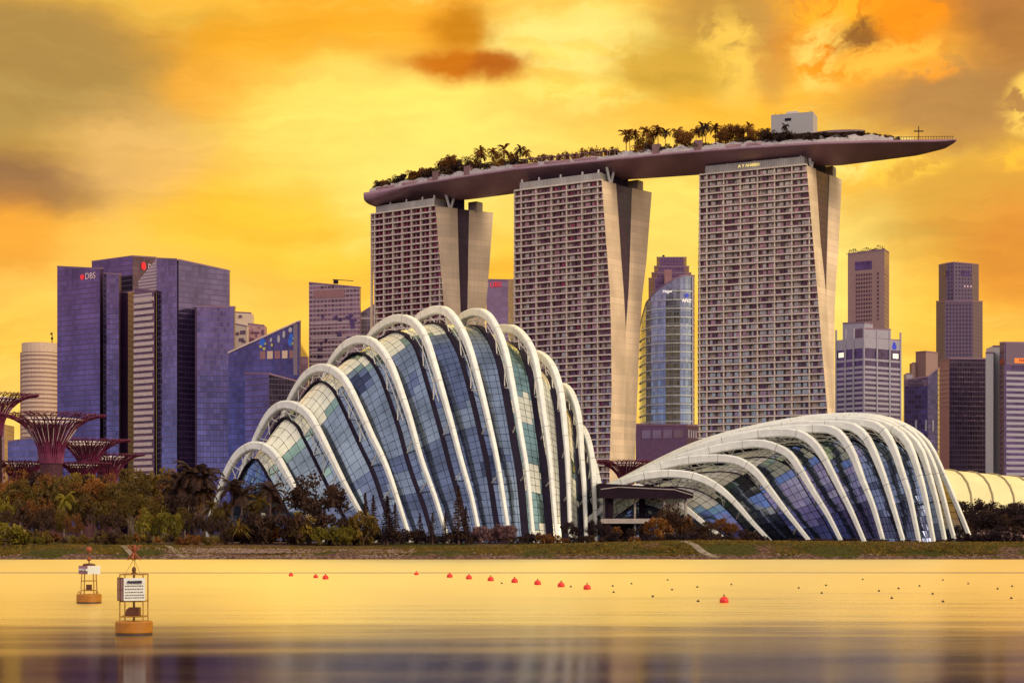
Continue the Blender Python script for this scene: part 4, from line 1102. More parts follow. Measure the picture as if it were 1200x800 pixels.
text_on(rt, pt[0], pt[1], .47, Z(446.7, 1497), 'STRAITS', 3.2, 'ink', .55); text_on(rt, pt[0], pt[1], .47, Z(450.6, 1497), 'TRADING', 3.2, 'ink', .55)
fins_on(rt, pt[0], pt[1], [.5, .93], Z(505, 1497), Z(492, 1497), .8, .5, 'white_tower'); fins_on(rt, pt[1], pt[2], [.5], Z(505, 1497), Z(492, 1497), .8, .5, 'white_tower')
rt, pt, tp = tower('tall purple tower of dotted windows with a narrower top, tallest at right', 'office building', [(1097, 1870, 353), (1107, 1850, 353), (1140, 1848, 353), (1151.5, 1870, 353)], 'uob', 45)
_, pt, tp = tower('', '', [(1100, 1872, 310.5), (1109, 1854, 308.5), (1118, 1850, 307.2), (1139, 1853, 309), (1147, 1872, 310)], 'uob', 45, z0=200, root=rt)
panel(rt, pt[0], pt[1], .55, .98, Z(324, 1860), Z(317.5, 1860), 'dk_win', 'louvre_screen', .4); panel(rt, pt[3], pt[2], .1, .6, Z(324, 1855), Z(317.5, 1855), 'dk_win', 'louvre_screen', -.5)
panel(rt, pt[1], pt[2], .0, .35, Z(324, 1855), Z(317.5, 1855), 'dk_win', 'louvre_screen', .4)
for f in (.55, .72, .9): panel(rt, pt[2], pt[3], f, f + .08, Z(337, 1855), Z(335.2, 1855), 'lit_pink', 'sign_panel', .5)
rt, pt, tp = tower('dark maroon office block with a pale striped left flank', 'office building', [(1101, 1462, 423), (1112.5, 1445, 419.5), (1155, 1450, 420)], ['red_side', 'brown_gl'])
bands(rt, pt[0], pt[1], Z(476, 1455), Z(432, 1455), 3.7, 1.1, .3, 'tan')
rb = random.Random(4)
for r_ in range(11):
    zz = Z(437 + r_ * 5.6, 1448); f = .05
    while f < .95:
        w_ = rb.uniform(.03, .09)
        if rb.random() < (.72 if r_ in (0, 3, 7, 10) else .3): panel(rt, pt[1], pt[2], f, min(.97, f + w_), zz, zz + .9, 'purple_top', 'window_blind', .25)
        f += w_ + .02
rt, pt, tp = tower('narrow pale grey stepped tower between the maroon and the striped purple blocks', 'building', [(1155, 1400, 413), (1164, 1395, 413), (1165, 1420, 413)], ['white_core', 'white_core'], part='wall')
tower('', '', [(1163.5, 1410, 405.3), (1171.8, 1402, 405.3)], 'white_core', 20, root=rt, part='wall')
rt, pt, tp = tower('striped purple block with an orange sign at the right edge of the photo', 'office building', [(1171.5, 1390, 401.5), (1177, 1378, 401), (1240, 1390, 401.5)], ['plum', 'dk_win'])
bands(rt, pt[1], pt[2], 10, Z(434, 1382), 4.4, 2.2, .5, 'white_tower', f0=.03); bands(rt, pt[0], pt[1], 10, Z(434, 1382), 4.4, 1.4, .5, 'plum')
panel(rt, pt[1], pt[2], 0.02, 1, Z(428, 1382), Z(402, 1382), 'purple_top', 'parapet', .4)
panel(rt, pt[1], pt[2], .18, .70, Z(425.5, 1382), Z(419.8, 1382), 'sign_orange', 'sign_panel', .7)
M['sign_red'] = mat('sign_red', (.25, .02, .02), .5)
text_on(rt, pt[1], pt[2], .36, Z(422.6, 1382), 'MAYB', 3.6, 'sign_red', 1.0)
panel(rt, pt[0], pt[1], .1, .98, Z(426.5, 1384), Z(421, 1384), 'sign_red', 'sign_panel', .5)

# cream vaulted pavilion roof at the right
M['vault'] = mat('vault', (.86, .76, .40), .45, 0, .08, .1); M['vault_rib'] = mat('vault_rib', (.30, .24, .14), .5)
rt = thing('vaulted_hall', 'cream vaulted hall with curved roof ribs at the right edge, over dark trees', 'hall', (X(1160, 600), 600, GZ))
V0, V1 = Vector((X(1085, 600), 600)), Vector((X(1300, 640), 640)); ax = (V1 - V0).normalized(); nn = Vector((-ax.y, ax.x))
NS = 9
for i in range(NS):
    g = MB(); L = (V1 - V0).length / NS; rr = []
    for e in (0, .5, 1):
        c = V0 + ax * (L * (i + e)); hh = (18.3 - .55 * i) * (1 + .03 * (1 - e)); ring = []
        for k in range(13):
            a = math.pi * k / 12; p = c - nn * (15 * math.cos(a)) + ax * (3.2 * math.sin(a) - 3.0); ring.append((p.x, p.y, GZ + 5.5 + hh * math.sin(a) ** .9))
        rr.append(ring)
    for ra, rb_ in zip(rr, rr[1:]):
        for k in range(12): g.face([ra[k], rb_[k], rb_[k + 1], ra[k + 1]])
    g.build('vault', M['vault'], rt, smooth=True)
    g = MB(); g.tube([(p[0], p[1], p[2] + .15) for p in rr[0]], .42, 5); g.build('rib', M['vault_rib'], rt)
g = MB(); g.wall(V0 - nn * 15, V1 - nn * 15, 0, GZ + 5.6); g.wall(V1 + nn * 15, V0 + nn * 15, 0, GZ + 5.6); g.build('wall', M['tan'], rt)

# ------------------------------------------------------------------ dark pavilion between the domes
M['roof_dark'] = mat('roof_dark', (.020, .010, .019), .8, .0, .15, spec=.1)
M['conc'] = mat('conc', (.40, .34, .32), .7)
rt = thing('pavilion', 'dark flat roofed pavilion on slim columns between the two glass domes', 'pavilion', (X(757, 425), 425, GZ))
g = MB(); d0, d1 = 425.0, 442.0
prof = [(703, 566, 583.5), (720, 567, 584), (787, 570.5, 584), (800, 573, 584), (812.5, 577, 583.5)]
for a, b_ in zip(prof, prof[1:]):
    def col(p): x = X(p[0], d0); zt, zb = Z(p[1], d0), Z(p[2], d0); return (x, zt, zb)
    xa, ta, ba = col(a); xb, tb, bb = col(b_)
    g.hexa([(xa, d0, ba), (xb, d0, bb), (xb, d1, bb + .4), (xa, d1, ba + .4), (xa, d0, ta), (xb, d0, tb), (xb, d1, tb + .3), (xa, d1, ta + .3)])
g.build('roof', M['roof_dark'], rt)
g = MB(); g.tube([P(704, 573, d0 - .1), P(725, 570.5, d0 - .1), P(790, 573.5, d0 - .1), P(812, 580, d0 - .1)], .12, 5); g.build('gutter', M['conc'], rt)
for px, d, r in ((714, 428, 1.0), (744, 428, .25), (752.5, 436, .75), (778.5, 427, .38), (785, 436, .3), (803.5, 427, .38), (709, 438, .5)):
    g = MB(); g.tube([(X(px, d), d, GZ - .3), (X(px, d), d, Z(582, d))], r, 10); g.build('column', M['roof_dark'] if r > .7 else M['conc'], rt)
g = MB(); g.hexa([P(704, 613, 426), P(778, 613, 426), P(778, 612.6, 440), P(704, 612.6, 440), P(704, 607.5, 426), P(778, 607.5, 426), P(778, 607.2, 440), P(704, 607.2, 440)]); g.build('deck', M['conc'], rt)
g = MB()
for i in range(19): p = P(704.5 + i * 4, 607.5, 426.3); g.tube([p, p + Vector((0, 0, 1.1))], .05, 4)
g.tube([P(704.5, 602.2, 426.3), P(777, 602.2, 426.3)], .06, 4); g.build('railing', M['dark_steel'], rt)
g = MB(); c = P(720, 625, 436); g.box((c.x, c.y, 5.6), (6, 5, 5)); g.build('kiosk_wall', M['roof_dark'], rt)

# ------------------------------------------------------------------ steel supertrees
M['magenta'] = mat('magenta', (.17, .018, .075), .5, .1, .2); M['planted'] = mat('planted', (.07, .016, .032), .8, 0, .5, 1.5, bump=.6); M['ring'] = mat('ring', (.75, .62, .60), .5)
def supertree(label, px, d, ytop, yneck, halfw, neckw, seed):
    rnd = random.Random(seed)
    x = X(px, d); rt = thing('supertree', label, 'tree tower', (x, d, GZ), 'supertrees above the left thicket')
    s = F / d; zt, zn = Z(ytop, d), Z(yneck, d); Rc, r0 = halfw / s, neckw / s
    g = MB(); g.lathe((x, d, 0), [(r0 * 1.15, GZ - .5), (r0, zn - 4), (r0 * .96, zn), (r0 * 1.12, zn + (zt - zn) * .4), (r0 * 1.6, zn + (zt - zn) * .75)], 20, cap=False); g.build('trunk', M['planted'], rt, smooth=True)
    g = MB(); n = 44
    def prf(t): return r0 * 1.03 + (Rc - r0) * t ** 1.9, zn - 3 + (zt - zn + 3) * (1 - (1 - t) ** 1.7)
    for i in range(n):
        a = 2 * math.pi * (i + rnd.uniform(-.1, .1)) / n; q = []
        for k in range(9):
            r, z = prf(k / 8); aa = a + .05 * math.sin(k * 1.1 + i); q.append((x + r * math.cos(aa), d + r * math.sin(aa), z))
        g.tube(q, [.30 - .022 * k for k in range(9)], 4)
        for k in (4, 5, 6, 7):                                   # forked twigs
            p0, p1 = Vector(q[k]), Vector(q[min(8, k + 2)])
            sd = Vector((-math.sin(a), math.cos(a), 0)) * rnd.choice((-1, 1)) * (.13 * r0 + .09 * Rc)
            g.tube([p0, p1 + sd + Vector((0, 0, .4))], [.15, .07], 4)
    g.build('branches', M['magenta'], rt)
    g = MB()
    for t in (.35, .55, .72, .86, .97):
        r, z = prf(t); q = [(x + r * math.cos(k * math.pi / 16), d + r * math.sin(k * math.pi / 16), z) for k in range(33)]; g.tube(q, .12, 4)
    g.build('hoops', M['magenta'], rt)
    r, z = prf(.66); z = zt - (zt - zn) * .12
    g = MB(); q = [(x + r * .98 * math.cos(k * math.pi / 16), d + r * .98 * math.sin(k * math.pi / 16), z) for k in range(33)]; g.tube(q, .42, 6); g.build('light_ring', M['ring'], rt)
    g = MB()
    for i in range(26):
        a = 2 * math.pi * i / 26; g.tube([(x + r * math.cos(a), d + r * math.sin(a), z), (x + r0 * .9 * math.cos(a), d + r0 * .9 * math.sin(a), zn + 1)], .1, 4)
    g.build('cables', M['ring'], rt)
supertree('largest magenta steel supertree with wide funnel canopy, in front of the pale rounded tower', 60, 560, 487, 532, 62, 12.5, 1)
supertree('orange lit supertree canopy cut off by the left edge of the photo, highest of all', -6, 575, 463, 500, 50, 8, 2)
supertree('mid sized supertree just right of the largest one, pale ring on its crown', 103, 620, 516, 543, 49, 9.5, 3)
supertree('small supertree right of the others with one long canopy arm, before the cream balcony strip', 127, 650, 533, 560, 42, 9, 4)
supertree('low supertree half sunk in foliage beneath the mid sized one', 97, 600, 543, 566, 33, 8, 5)
supertree('low wide supertree half sunk in foliage left of the largest one', 25, 590, 541, 566, 36, 10, 6)
o = supertree('lone magenta supertree showing between the two domes beside the middle hotel tower', 735, 620, 541, 562, 42, 7, 7)

# ------------------------------------------------------------------ plants
LEAF = {
 'olive': leafy('leaf_olive', (.085, .047, .012), (.255, .165, .022)), 'rust': leafy('leaf_rust', (.105, .036, .012), (.300, .120, .022)),
 'dark': leafy('leaf_dark', (.024, .010, .014), (.095, .046, .024)), 'lime': leafy('leaf_lime', (.105, .085, .010), (.270, .205, .018)),
 'plum': leafy('leaf_plum', (.018, .008, .015), (.045, .023, .026)), 'pink': leafy('leaf_pink', (.09, .035, .04), (.26, .14, .15)),
 'green': leafy('leaf_green', (.060, .034, .010), (.175, .110, .016))}
rv = random.Random(31)
def rdir(r): 
    z = r.uniform(-1, 1); a = r.uniform(0, 2 * math.pi); s = math.sqrt(1 - z * z); return Vector((s * math.cos(a), s * math.sin(a), z))
def leaf(g, p, size, r, droop=0.0):
    a = rdir(r); b_ = rdir(r); b_ = a.cross(b_)
    if b_.length < .05: return
    b_.normalize(); a = (a + Vector((0, 0, -droop))).normalized()
    s = size * r.uniform(.6, 1.3)
    g.face([p - a * s * .5, p + b_ * s * .26, p + a * s * .5, p - b_ * s * .26])
def broad_crown(h, rad_, seed, nclump=34, per=58, flat=.75, lsize=.62, base=.38):
    r = random.Random(seed); g = MB(); cl = []
    cz = h * (1 + base) / 2; hz = h * (1 - base) / 2
    for i in range(nclump):
        v = rdir(r); k = r.uniform(.35, 1.0) ** .6
        c = Vector((v.x * rad_ * k, v.y * rad_ * k, cz + v.z * hz * k)); cl.append(c)
        cr = rad_ * r.uniform(.20, .40)
        for j in range(per):
            w = rdir(r); q = r.uniform(.3, 1) ** .5
            leaf(g, c + Vector((w.x * cr * q, w.y * cr * q, w.z * cr * flat * q)), lsize, r)
    return g, cl
def trunk_mesh(h, base_r, cl, seed, fork=.35):
    r = random.Random(seed); g = MB(); top = Vector((r.uniform(-.3, .3), r.uniform(-.3, .3), h * fork))
    g.tube([(0, 0, -.4), (top.x * .4, top.y * .4, h * fork * .5), top], [base_r, base_r * .8, base_r * .65], 7)
    for c in cl[::4]:
        m_ = top.lerp(c, .5) + Vector((0, 0, -.08 * h)); g.tube([top, m_, c], [base_r * .5, base_r * .28, base_r * .08], 5)
    return g
def palm_meshes(h, nf, fl, seed, droop=1.0):
    r = random.Random(seed); t_ = MB(); lean = Vector((r.uniform(-.6, .6), r.uniform(-.6, .6), 0))
    pts = [Vector((0, 0, -.4)) + lean * (k / 6) ** 2 + Vector((0, 0, (h + .4) * k / 6)) for k in range(7)]
    t_.tube(pts, [.26 - .02 * k for k in range(7)], 7)
    top = pts[-1]; g = MB()
    for i in range(nf):
        a = 2 * math.pi * i / nf + r.uniform(-.2, .2); el_ = r.uniform(-.35, 1.25); L = fl * r.uniform(.8, 1.1)
        d = Vector((math.cos(a), math.sin(a), 0)); q = []
        for k in range(9):
            s = k / 8; ang = el_ - droop * 1.5 * s * s
            q.append((q[-1] + (d * math.cos(el_ - droop * 1.5 * ((k - .5) / 8) ** 2) + Vector((0, 0, math.sin(el_ - droop * 1.5 * ((k - .5) / 8) ** 2)))) * (L / 8)) if q else top.copy())
        g.tube(q, [.07 - .006 * k for k in range(9)], 3)
        sd = Vector((-d.y, d.x, 0))
        for k in range(1, 9):
            for half in (0, .5):
                c = q[k - 1].lerp(q[k], .5 + half)if k < 9 else q[k]
                tg = (q[k] - q[k - 1]).normalized(); ln = L * .30 * math.sin(math.pi * min(.97, (k + half) / 9.2)) ** .6
                for s in (-1, 1):
                    e = c + sd * s * ln * .8 + tg * ln * .5 + Vector((0, 0, -ln * .35)); g.face([c - tg * .06, c + tg * .28, e])
    return t_, g
def pine_mesh(h, w, seed, gap=.0):
    r = random.Random(seed); g = MB(); t_ = MB(); t_.tube([(0, 0, -.3), (0, 0, h * .5), (0, 0, h)], [.22, .14, .03], 6)
    z = h * .12
    while z < h:
        f = 1 - (z - h * .12) / (h * .88); rr = w * (.25 + .75 * min(1, f * 1.5)) * (f ** .35) * r.uniform(.8, 1.1)
        for i in range(11):
            a = r.uniform(0, 2 * math.pi); d = Vector((math.cos(a), math.sin(a), 0))
            for k in range(7):
                s = (k + r.random()) / 7; p = Vector((0, 0, z)) + d * rr * s + Vector((0, 0, -.12 * rr * s + r.uniform(-.15, .15)))
                leaf(g, p, .42, r, .3)
        z += .42 + gap
    return t_, g
def spiky_mesh(rr, n, seed):
    r = random.Random(seed); g = MB()
    for i in range(n):
        v = rdir(r); v.z = abs(v.z) * .9 + .1; v.normalize(); sd = v.cross(Vector((0, 0, 1))).normalized() * .1; L = rr * r.uniform(.6, 1.1); c = Vector((0, 0, rr * .35))
        m_ = c + v * L * .6 + Vector((0, 0, .1)); e = c + v * L + Vector((0, 0, -.25 * L)); g.face([c - sd * .5, c + sd * .5, m_ + sd, m_ - sd]); g.face([m_ - sd, m_ + sd, e])
    return g
def twig_mesh(h, seed):
    r = random.Random(seed); g = MB()
    def grow(p, d, L, rr, lvl):
        e = p + d * L; g.tube([p, p.lerp(e, .5) + rdir(r) * L * .06, e], [rr, rr * .8, rr * .55], 4)
        if lvl:
            for i in range(3 if lvl > 1 else 4):
                nd = (d + rdir(r) * .55 + Vector((0, 0, .15))).normalized(); grow(p.lerp(e, r.uniform(.6, 1)), nd, L * r.uniform(.55, .8), rr * .5, lvl - 1)
    for i in range(3): grow(Vector((0, 0, -.2)), (Vector((0, 0, 1)) + rdir(r) * .3).normalized(), h * .38, .10, 4)
    return g

PROTO = {}
def make_proto(kind, colour, variant):
    key = (kind, colour, variant)
    if key in PROTO: return PROTO[key]
    lf = LEAF[colour]; sd = variant * 13 + sum(ord(c) for c in kind)
    parts = []
    if kind == 'tree':
        cr, cl = broad_crown(10, 4.0 + .5 * (variant % 3), sd, 38, 60, .62 + .12 * (variant % 3), .66, .34 + .06 * (variant % 2)); parts = [('trunk', trunk_mesh(10, .24, cl, sd), M['bark']), ('crown', cr, lf)]
    elif kind == 'layered':
        cr, cl = broad_crown(10, 4.6, sd, 30, 62, .30, .60, .48); parts = [('trunk', trunk_mesh(10, .22, cl, sd, .45), M['pale_bark']), ('crown', cr, lf)]
    elif kind == 'palm':
        a, b_ = palm_meshes(10, 18 + 2 * variant, 3.9, sd, .85 + .15 * variant); parts = [('trunk', a, M['bark']), ('crown', b_, lf)]
    elif kind == 'pine':
        a, b_ = pine_mesh(10, 1.45 + .25 * variant, sd, .05 * variant); parts = [('trunk', a, M['bark']), ('crown', b_, lf)]
    elif kind == 'bush':
        cr, cl = broad_crown(3, 2.1, sd, 22, 55, .8, .42, .08); parts = [('stem', trunk_mesh(3, .1, cl, sd, .2), M['bark']), ('foliage', cr, lf)]
    elif kind == 'spiky':
        parts = [('leaves', spiky_mesh(2.2, 90, sd), lf)]
    elif kind == 'twigs':
        parts = [('branches', twig_mesh(9, sd), M['pale_bark'])]
    if len(parts) == 1: meshes = [(n, g, m_) for n, g, m_ in parts]
    else: meshes = parts
    out = []
    for n, g, m_ in meshes:
        me = bpy.data.meshes.new(n); me.from_pydata(g.v, [], g.f); me.materials.append(m_); me.update(); out.append((n, me))
    PROTO[key] = out; return out
KNAME = {'tree': 'broadleaf_tree', 'layered': 'rain_tree', 'palm': 'palm_tree', 'pine': 'pine_tree', 'bush': 'bush', 'spiky': 'spiky_shrub', 'twigs': 'bare_tree'}
KCAT = {'tree': 'tree', 'layered': 'tree', 'palm': 'palm tree', 'pine': 'pine tree', 'bush': 'bush', 'spiky': 'shrub', 'twigs': 'tree'}
BASEH = {'tree': 10.0, 'layered': 10.0, 'palm': 11.5, 'pine': 10.0, 'bush': 3.0, 'spiky': 2.6, 'twigs': 9.0}
CW = {'olive': 'olive green', 'rust': 'rusty', 'dark': 'dark maroon', 'lime': 'yellow green', 'plum': 'dusky purple', 'pink': 'pink flowering', 'green': 'deep green'}
KW = {'tree': 'round tree', 'layered': 'layered tree', 'palm': 'palm', 'pine': 'narrow pine', 'bush': 'bush', 'spiky': 'spiky shrub', 'twigs': 'bare tree'}
PEND = []
def plant(kind, colour, px, d, ytop, where, group, base=GZ, wide=1.0, variant=None, label=None, loc=None):
    variant = rv.randrange(3) if variant is None else variant
    pr = make_proto(kind, colour, variant)
    if loc is None: loc = Vector((X(px, d), d, base)); h = Z(ytop, d) - base
    else: h = ytop
    s = h / BASEH[kind]
    if len(pr) == 1:
        r = bpy.data.objects.new(KNAME[kind], pr[0][1]); COL.objects.link(r)
    else:
        r = bpy.data.objects.new(KNAME[kind], None); COL.objects.link(r)
        for n, me in pr:
            c = bpy.data.objects.new(n, me); COL.objects.link(c); c.parent = r
    r.location = loc; r.rotation_euler = (0, 0, rv.uniform(0, 6.28)); r.scale = (s * wide, s * wide, s)
    r['category'] = KCAT[kind]; r['group'] = group
    if label: r['label'] = label
    else:
        adj = CW[colour] if kind != 'twigs' else 'pale'
        PEND.append((px, (adj, KW[kind], where), r))
    return r
def finish_labels():
    by = {}
    for px, k, r in PEND: by.setdefault(k, []).append((px, r))
    ords = ['first', 'second', 'third', 'fourth', 'fifth', 'sixth', 'seventh', 'eighth', 'ninth', 'tenth', 'eleventh', 'twelfth', 'thirteenth', 'fourteenth', 'fifteenth', 'sixteenth', 'seventeenth', 'eighteenth', 'nineteenth', 'twentieth'] + ['later'] * 60
    nums = {2: 'two', 3: 'three', 4: 'four', 5: 'five', 6: 'six', 7: 'seven', 8: 'eight', 9: 'nine', 10: 'ten', 11: 'eleven', 12: 'twelve'}
    for (adj, kw, where), l in by.items():
        l.sort(key=lambda q: q[0]); n = len(l)
        pl = kw + ('es' if kw.endswith('bush') else 's')
        for i, (px, r) in enumerate(l):
            if n == 1: r['label'] = f'{adj} {kw} {where}'
            elif i == 0: r['label'] = f'leftmost {adj} {kw} {where}'
            elif i == n - 1: r['label'] = f'rightmost {adj} {kw} {where}'
            elif n == 3: r['label'] = f'middle {adj} {kw} of three {where}'
            else: r['label'] = f'{ords[i]} {adj} {kw} from left {where}'
def mark(px):
    for lim, w in ((28, 'by the left photo edge'), (80, 'under the largest supertree'), (122, 'under the emblem tower'), (160, 'under the slotted violet towers'), (184, 'under the cream balcony strip'), (232, 'under the broad violet tower'), (272, 'left of the tall dome'), (350, 'before the first dome ribs'), (430, 'before the second dome rib')):
        if px < lim: return w
    return 'before the dome'
GL = 'trees of the left thicket'
rows_ = [(478, 553, 5, 'in the back row', 20, ('rust', 'olive', 'olive', 'rust', 'dark')), (452, 566, 7, 'in the second row', 19, ('olive', 'rust', 'green', 'olive', 'rust')),
         (428, 582, 8, 'in the third row', 18, ('olive', 'green', 'rust', 'lime', 'dark')), (404, 598, 8, 'in the front row', 17, ('dark', 'olive', 'dark', 'green', 'rust'))]
for d, yt, jit, rw, step, cols in rows_:
    px = -16 + rv.uniform(0, 8)
    while px < 268 - (28 if d > 450 else 0):
        k = rv.choices(('tree', 'layered', 'palm', 'twigs'), (.62, .2, .13, .05))[0]
        yy = yt + rv.uniform(-jit, jit) + (8 if px > 225 else 0) + (4 if k == 'palm' else 0)
        plant(k, rv.choice(cols), px, d + rv.uniform(-5, 5), yy, rw + ' ' + mark(px), GL, wide=rv.uniform(.85, 1.2) * (.62 if k in ('tree', 'layered') else .8 if k == 'palm' else .7))
        px += step * rv.uniform(.7, 1.25)
for px, yt in ((214, 556), (228, 545), (238, 549), (222, 566), (205, 560), (240, 566)): plant('palm', 'dark', px, 440 + rv.uniform(-6, 6), yt, 'in the palm clump left of the tall dome', 'palms left of the tall dome', wide=.95)
for px, yt, c in ((272, 562, 'dark'), (283, 572, 'dark'), (316, 566, 'dark'), (306, 580, 'olive'), (328, 584, 'dark'), (296, 590, 'olive'), (262, 590, 'olive'), (246, 590, 'olive')): plant('palm', c, px, 408 + rv.uniform(-6, 6), yt, 'before the first dome ribs', 'palms before the first dome ribs', wide=.95)
plant('tree', 'dark', 371, 412, 556, '', 'trees before the tall dome', variant=1, wide=1.0, label='big lone dark round tree standing before the second rib of the tall dome')
# front shrubs on the bank crest, left part
for px in range(-6, 262, 9):
    c = rv.choice(('dark', 'dark', 'olive', 'rust', 'green')); k = rv.choice(('bush', 'bush', 'spiky'))
    plant(k, c, px + rv.uniform(-3, 3), 378 + rv.uniform(-2, 4), rv.uniform(618, 631), 'along the bank crest ' + mark(px), 'shrubs along the bank crest', base=2.5)
plant('bush', 'lime', 6, 372, 614, '', 'shrubs along the bank crest', wide=1.5, label='big rounded bright green bush at the far left on the bank crest')
for px, yt in ((24, 624), (34, 628), (46, 629), (176, 597), (199, 600)): plant('bush', 'lime', px, 374 if yt > 610 else 394, yt, 'on the bank crest ' + mark(px) if yt > 610 else 'high among dark trunks ' + mark(px), 'shrubs along the bank crest', wide=1.0 if yt > 610 else .55)
for px in range(264, 430, 8):
    c = rv.choice(('dark', 'dark', 'olive', 'rust', 'dark')); k = rv.choice(('bush', 'bush', 'spiky'))
    plant(k, c, px + rv.uniform(-3, 3), 384 + rv.uniform(-4, 6), rv.uniform(600, 622), 'on the slope ' + mark(px), 'shrubs before the tall dome', wide=.75, base=2.6)
for px, yt in ((376, 618), (394, 617), (400, 622), (408, 618)): plant('bush', 'lime', px, 378, yt, 'low on the slope before the second dome rib', 'shrubs before the tall dome', wide=.8)
for px, yt, c, w in ((428, 576, 'dark', .95), (437.5, 579, 'dark', .8), (454, 580, 'plum', 1.2), (463, 588, 'dark', 1.0), (492, 600, 'dark', 1.05), (507, 600, 'dark', 1.15), (522, 599, 'dark', 1.0), (537.5, 568, 'dark', .95), (546, 592, 'dark', 1.1)):
    plant('pine', c, px, 384 + rv.uniform(-2, 3), yt, 'on the lawn before the tall dome', 'pines before the tall dome', wide=w)
for px in list(range(415, 560, 7)): plant('bush', rv.choice(('dark', 'plum')), px, 386 + rv.uniform(-2, 3), rv.uniform(620, 628), 'between the pines before the tall dome', 'shrubs before the tall dome', wide=.9)
for px in list(range(556, 602, 8)): plant('bush', 'pink', px, 388, rv.uniform(613, 622), 'right of the tallest pine', 'shrubs before the tall dome', wide=.8)
for px in list(range(600, 712, 7)): plant('bush', rv.choice(('dark', 'plum', 'rust')), px, 384 + rv.uniform(-3, 3), rv.uniform(624, 633), 'at the right foot of the tall dome', 'shrubs before the tall dome', wide=1.0)
for px in list(range(645, 740, 7)): plant('bush', rv.choice(('dark', 'plum')), px, 371 + rv.uniform(-1.5, 1.5), rv.uniform(637, 642), 'down the bank below the pavilion', 'shrubs on the bank below the pavilion', base=1.6, wide=1.3)
for px, yt in ((666, 610), (674, 616), (697, 611), (708, 613)): plant('tree', 'plum', px, 396, yt, 'at the right foot of the tall dome', 'trees before the tall dome', wide=.8)
for px, yt, c, k in ((722, 616, 'rust', 'tree'), (740, 618, 'dark', 'tree'), (757, 614, 'dark', 'tree'), (771, 606, 'rust', 'bush'), (786, 590, 'dark', 'tree'), (800, 606, 'rust', 'bush'), (815, 614, 'dark', 'bush'), (830, 610, 'dark', 'tree'), (845, 606, 'rust', 'tree'), (858, 612, 'rust', 'tree'), (872, 620, 'dark', 'tree'), (884, 626, 'dark', 'bush')):
    plant(k, c, px, 402 + rv.uniform(-4, 4), yt, 'below the dark pavilion' if px < 812 else 'before the low dome\'s first ribs', 'trees between the domes', wide=.85)
for px in range(712, 900, 8): plant('bush', rv.choice(('dark', 'plum', 'rust')), px, 390 + rv.uniform(-3, 3), rv.uniform(622, 631), 'on the crest below the dark pavilion' if px < 812 else 'on the crest before the low dome\'s first ribs', 'shrubs between the domes', wide=1.0)
for px in range(902, 1134, 9): plant('bush', rv.choice(('dark', 'plum')), px, 400 + rv.uniform(-3, 3), rv.uniform(630, 634.5), 'between the rib feet of the low dome', 'shrubs at the feet of the low dome', wide=1.3)
for d, yt, rw in ((540, 586, 'in the back row'), (500, 594, 'in the second row'), (462, 604, 'in the third row'), (428, 616, 'in the front row')):
    px = 1106 + (540 - d) * .12 + rv.uniform(0, 5)
    while px < 1222:
        plant(rv.choice(('tree', 'tree', 'layered')), rv.choice(('plum', 'plum', 'dark')), px, d, yt + rv.uniform(-4, 5), rw + ' right of the low dome', 'trees of the right thicket', wide=.85); px += rv.uniform(10, 15)
for px in range(1128, 1210, 8): plant('bush', 'plum', px, 404, rv.uniform(622, 630), 'on the crest right of the low dome', 'shrubs right of the low dome', wide=1.2)

# roof deck garden
GR = 'roof deck trees'
def roof_plant(kind, c, px, off, ytop, where, wide=1.0):
    p, yw = deck_pt(px, off, .25); h = Z(ytop, p.y) - p.z
    plant(kind, c, px, 0, h, where, GR, loc=p, wide=wide)
for px, yt, k, w in ((503, 186, 'tree', .8), (511, 183, 'tree', .8), (520, 181, 'tree', .75), (528, 184, 'tree', .8), (537, 183, 'tree', .75), (545, 178, 'palm', .95), (552, 173.5, 'palm', .8), (560, 174, 'palm', .8), (567, 179, 'tree', .8), (576, 171, 'palm', .85), (583, 178, 'tree', .7), (592, 172, 'palm', .8), (600, 176, 'palm', .85)):
    roof_plant(k, rv.choice(('dark', 'rust', 'rust', 'rust')), px, rv.uniform(6, 14), yt, 'on the left part of the roof deck', w)
for px in range(436, 500, 8): roof_plant('bush', rv.choice(('dark', 'rust')), px, 7, interp([(436, 212), (470, 203), (497, 195)], px) + rv.uniform(-1, 2), 'at the left tip of the roof deck', .9)
for px in range(500, 606, 15): roof_plant('bush', rv.choice(('dark', 'rust', 'dark')), px + rv.uniform(-4, 4), rv.uniform(4, 8), rv.uniform(-2, 2) + interp([(500, 199), (606, 186)], px), 'under the left roof trees', 1.3)
for px in range(610, 716, 12): roof_plant('bush', 'rust', px, 14, interp([(610, 181), (716, 173)], px) + rv.uniform(-2, 2), 'above the pool cabanas', .55)
for px, yt, k, w in ((722, 154, 'palm', .85), (729, 155, 'palm', .8), (736, 153, 'palm', .8), (743, 158, 'tree', .8), (752, 149, 'palm', .85), (759, 155, 'palm', .8), (766, 148, 'palm', .85), (774, 151, 'palm', .8), (783, 150, 'palm', .85), (790, 154, 'tree', .8), (798, 153, 'tree', .8), (806, 151, 'palm', .8), (813, 146, 'palm', .8), (821, 145, 'palm', .8), (828, 146, 'palm', .85), (836, 152, 'tree', .8), (847, 147, 'tree', .85), (856, 146, 'tree', .85), (872, 145.5, 'palm', .8), (866, 150, 'tree', .8), (880, 152, 'tree', .8), (890, 150, 'tree', .85)):
    roof_plant(k, rv.choice(('dark', 'rust', 'rust', 'rust')), px, rv.uniform(6, 15), yt, 'on the middle of the roof deck', w)
for px in range(718, 900, 15): roof_plant('bush', rv.choice(('dark', 'rust', 'dark')), px + rv.uniform(-4, 4), rv.uniform(4, 8), interp([(718, 176), (900, 161)], px) + rv.uniform(-2, 3), 'under the middle roof trees', 1.4)
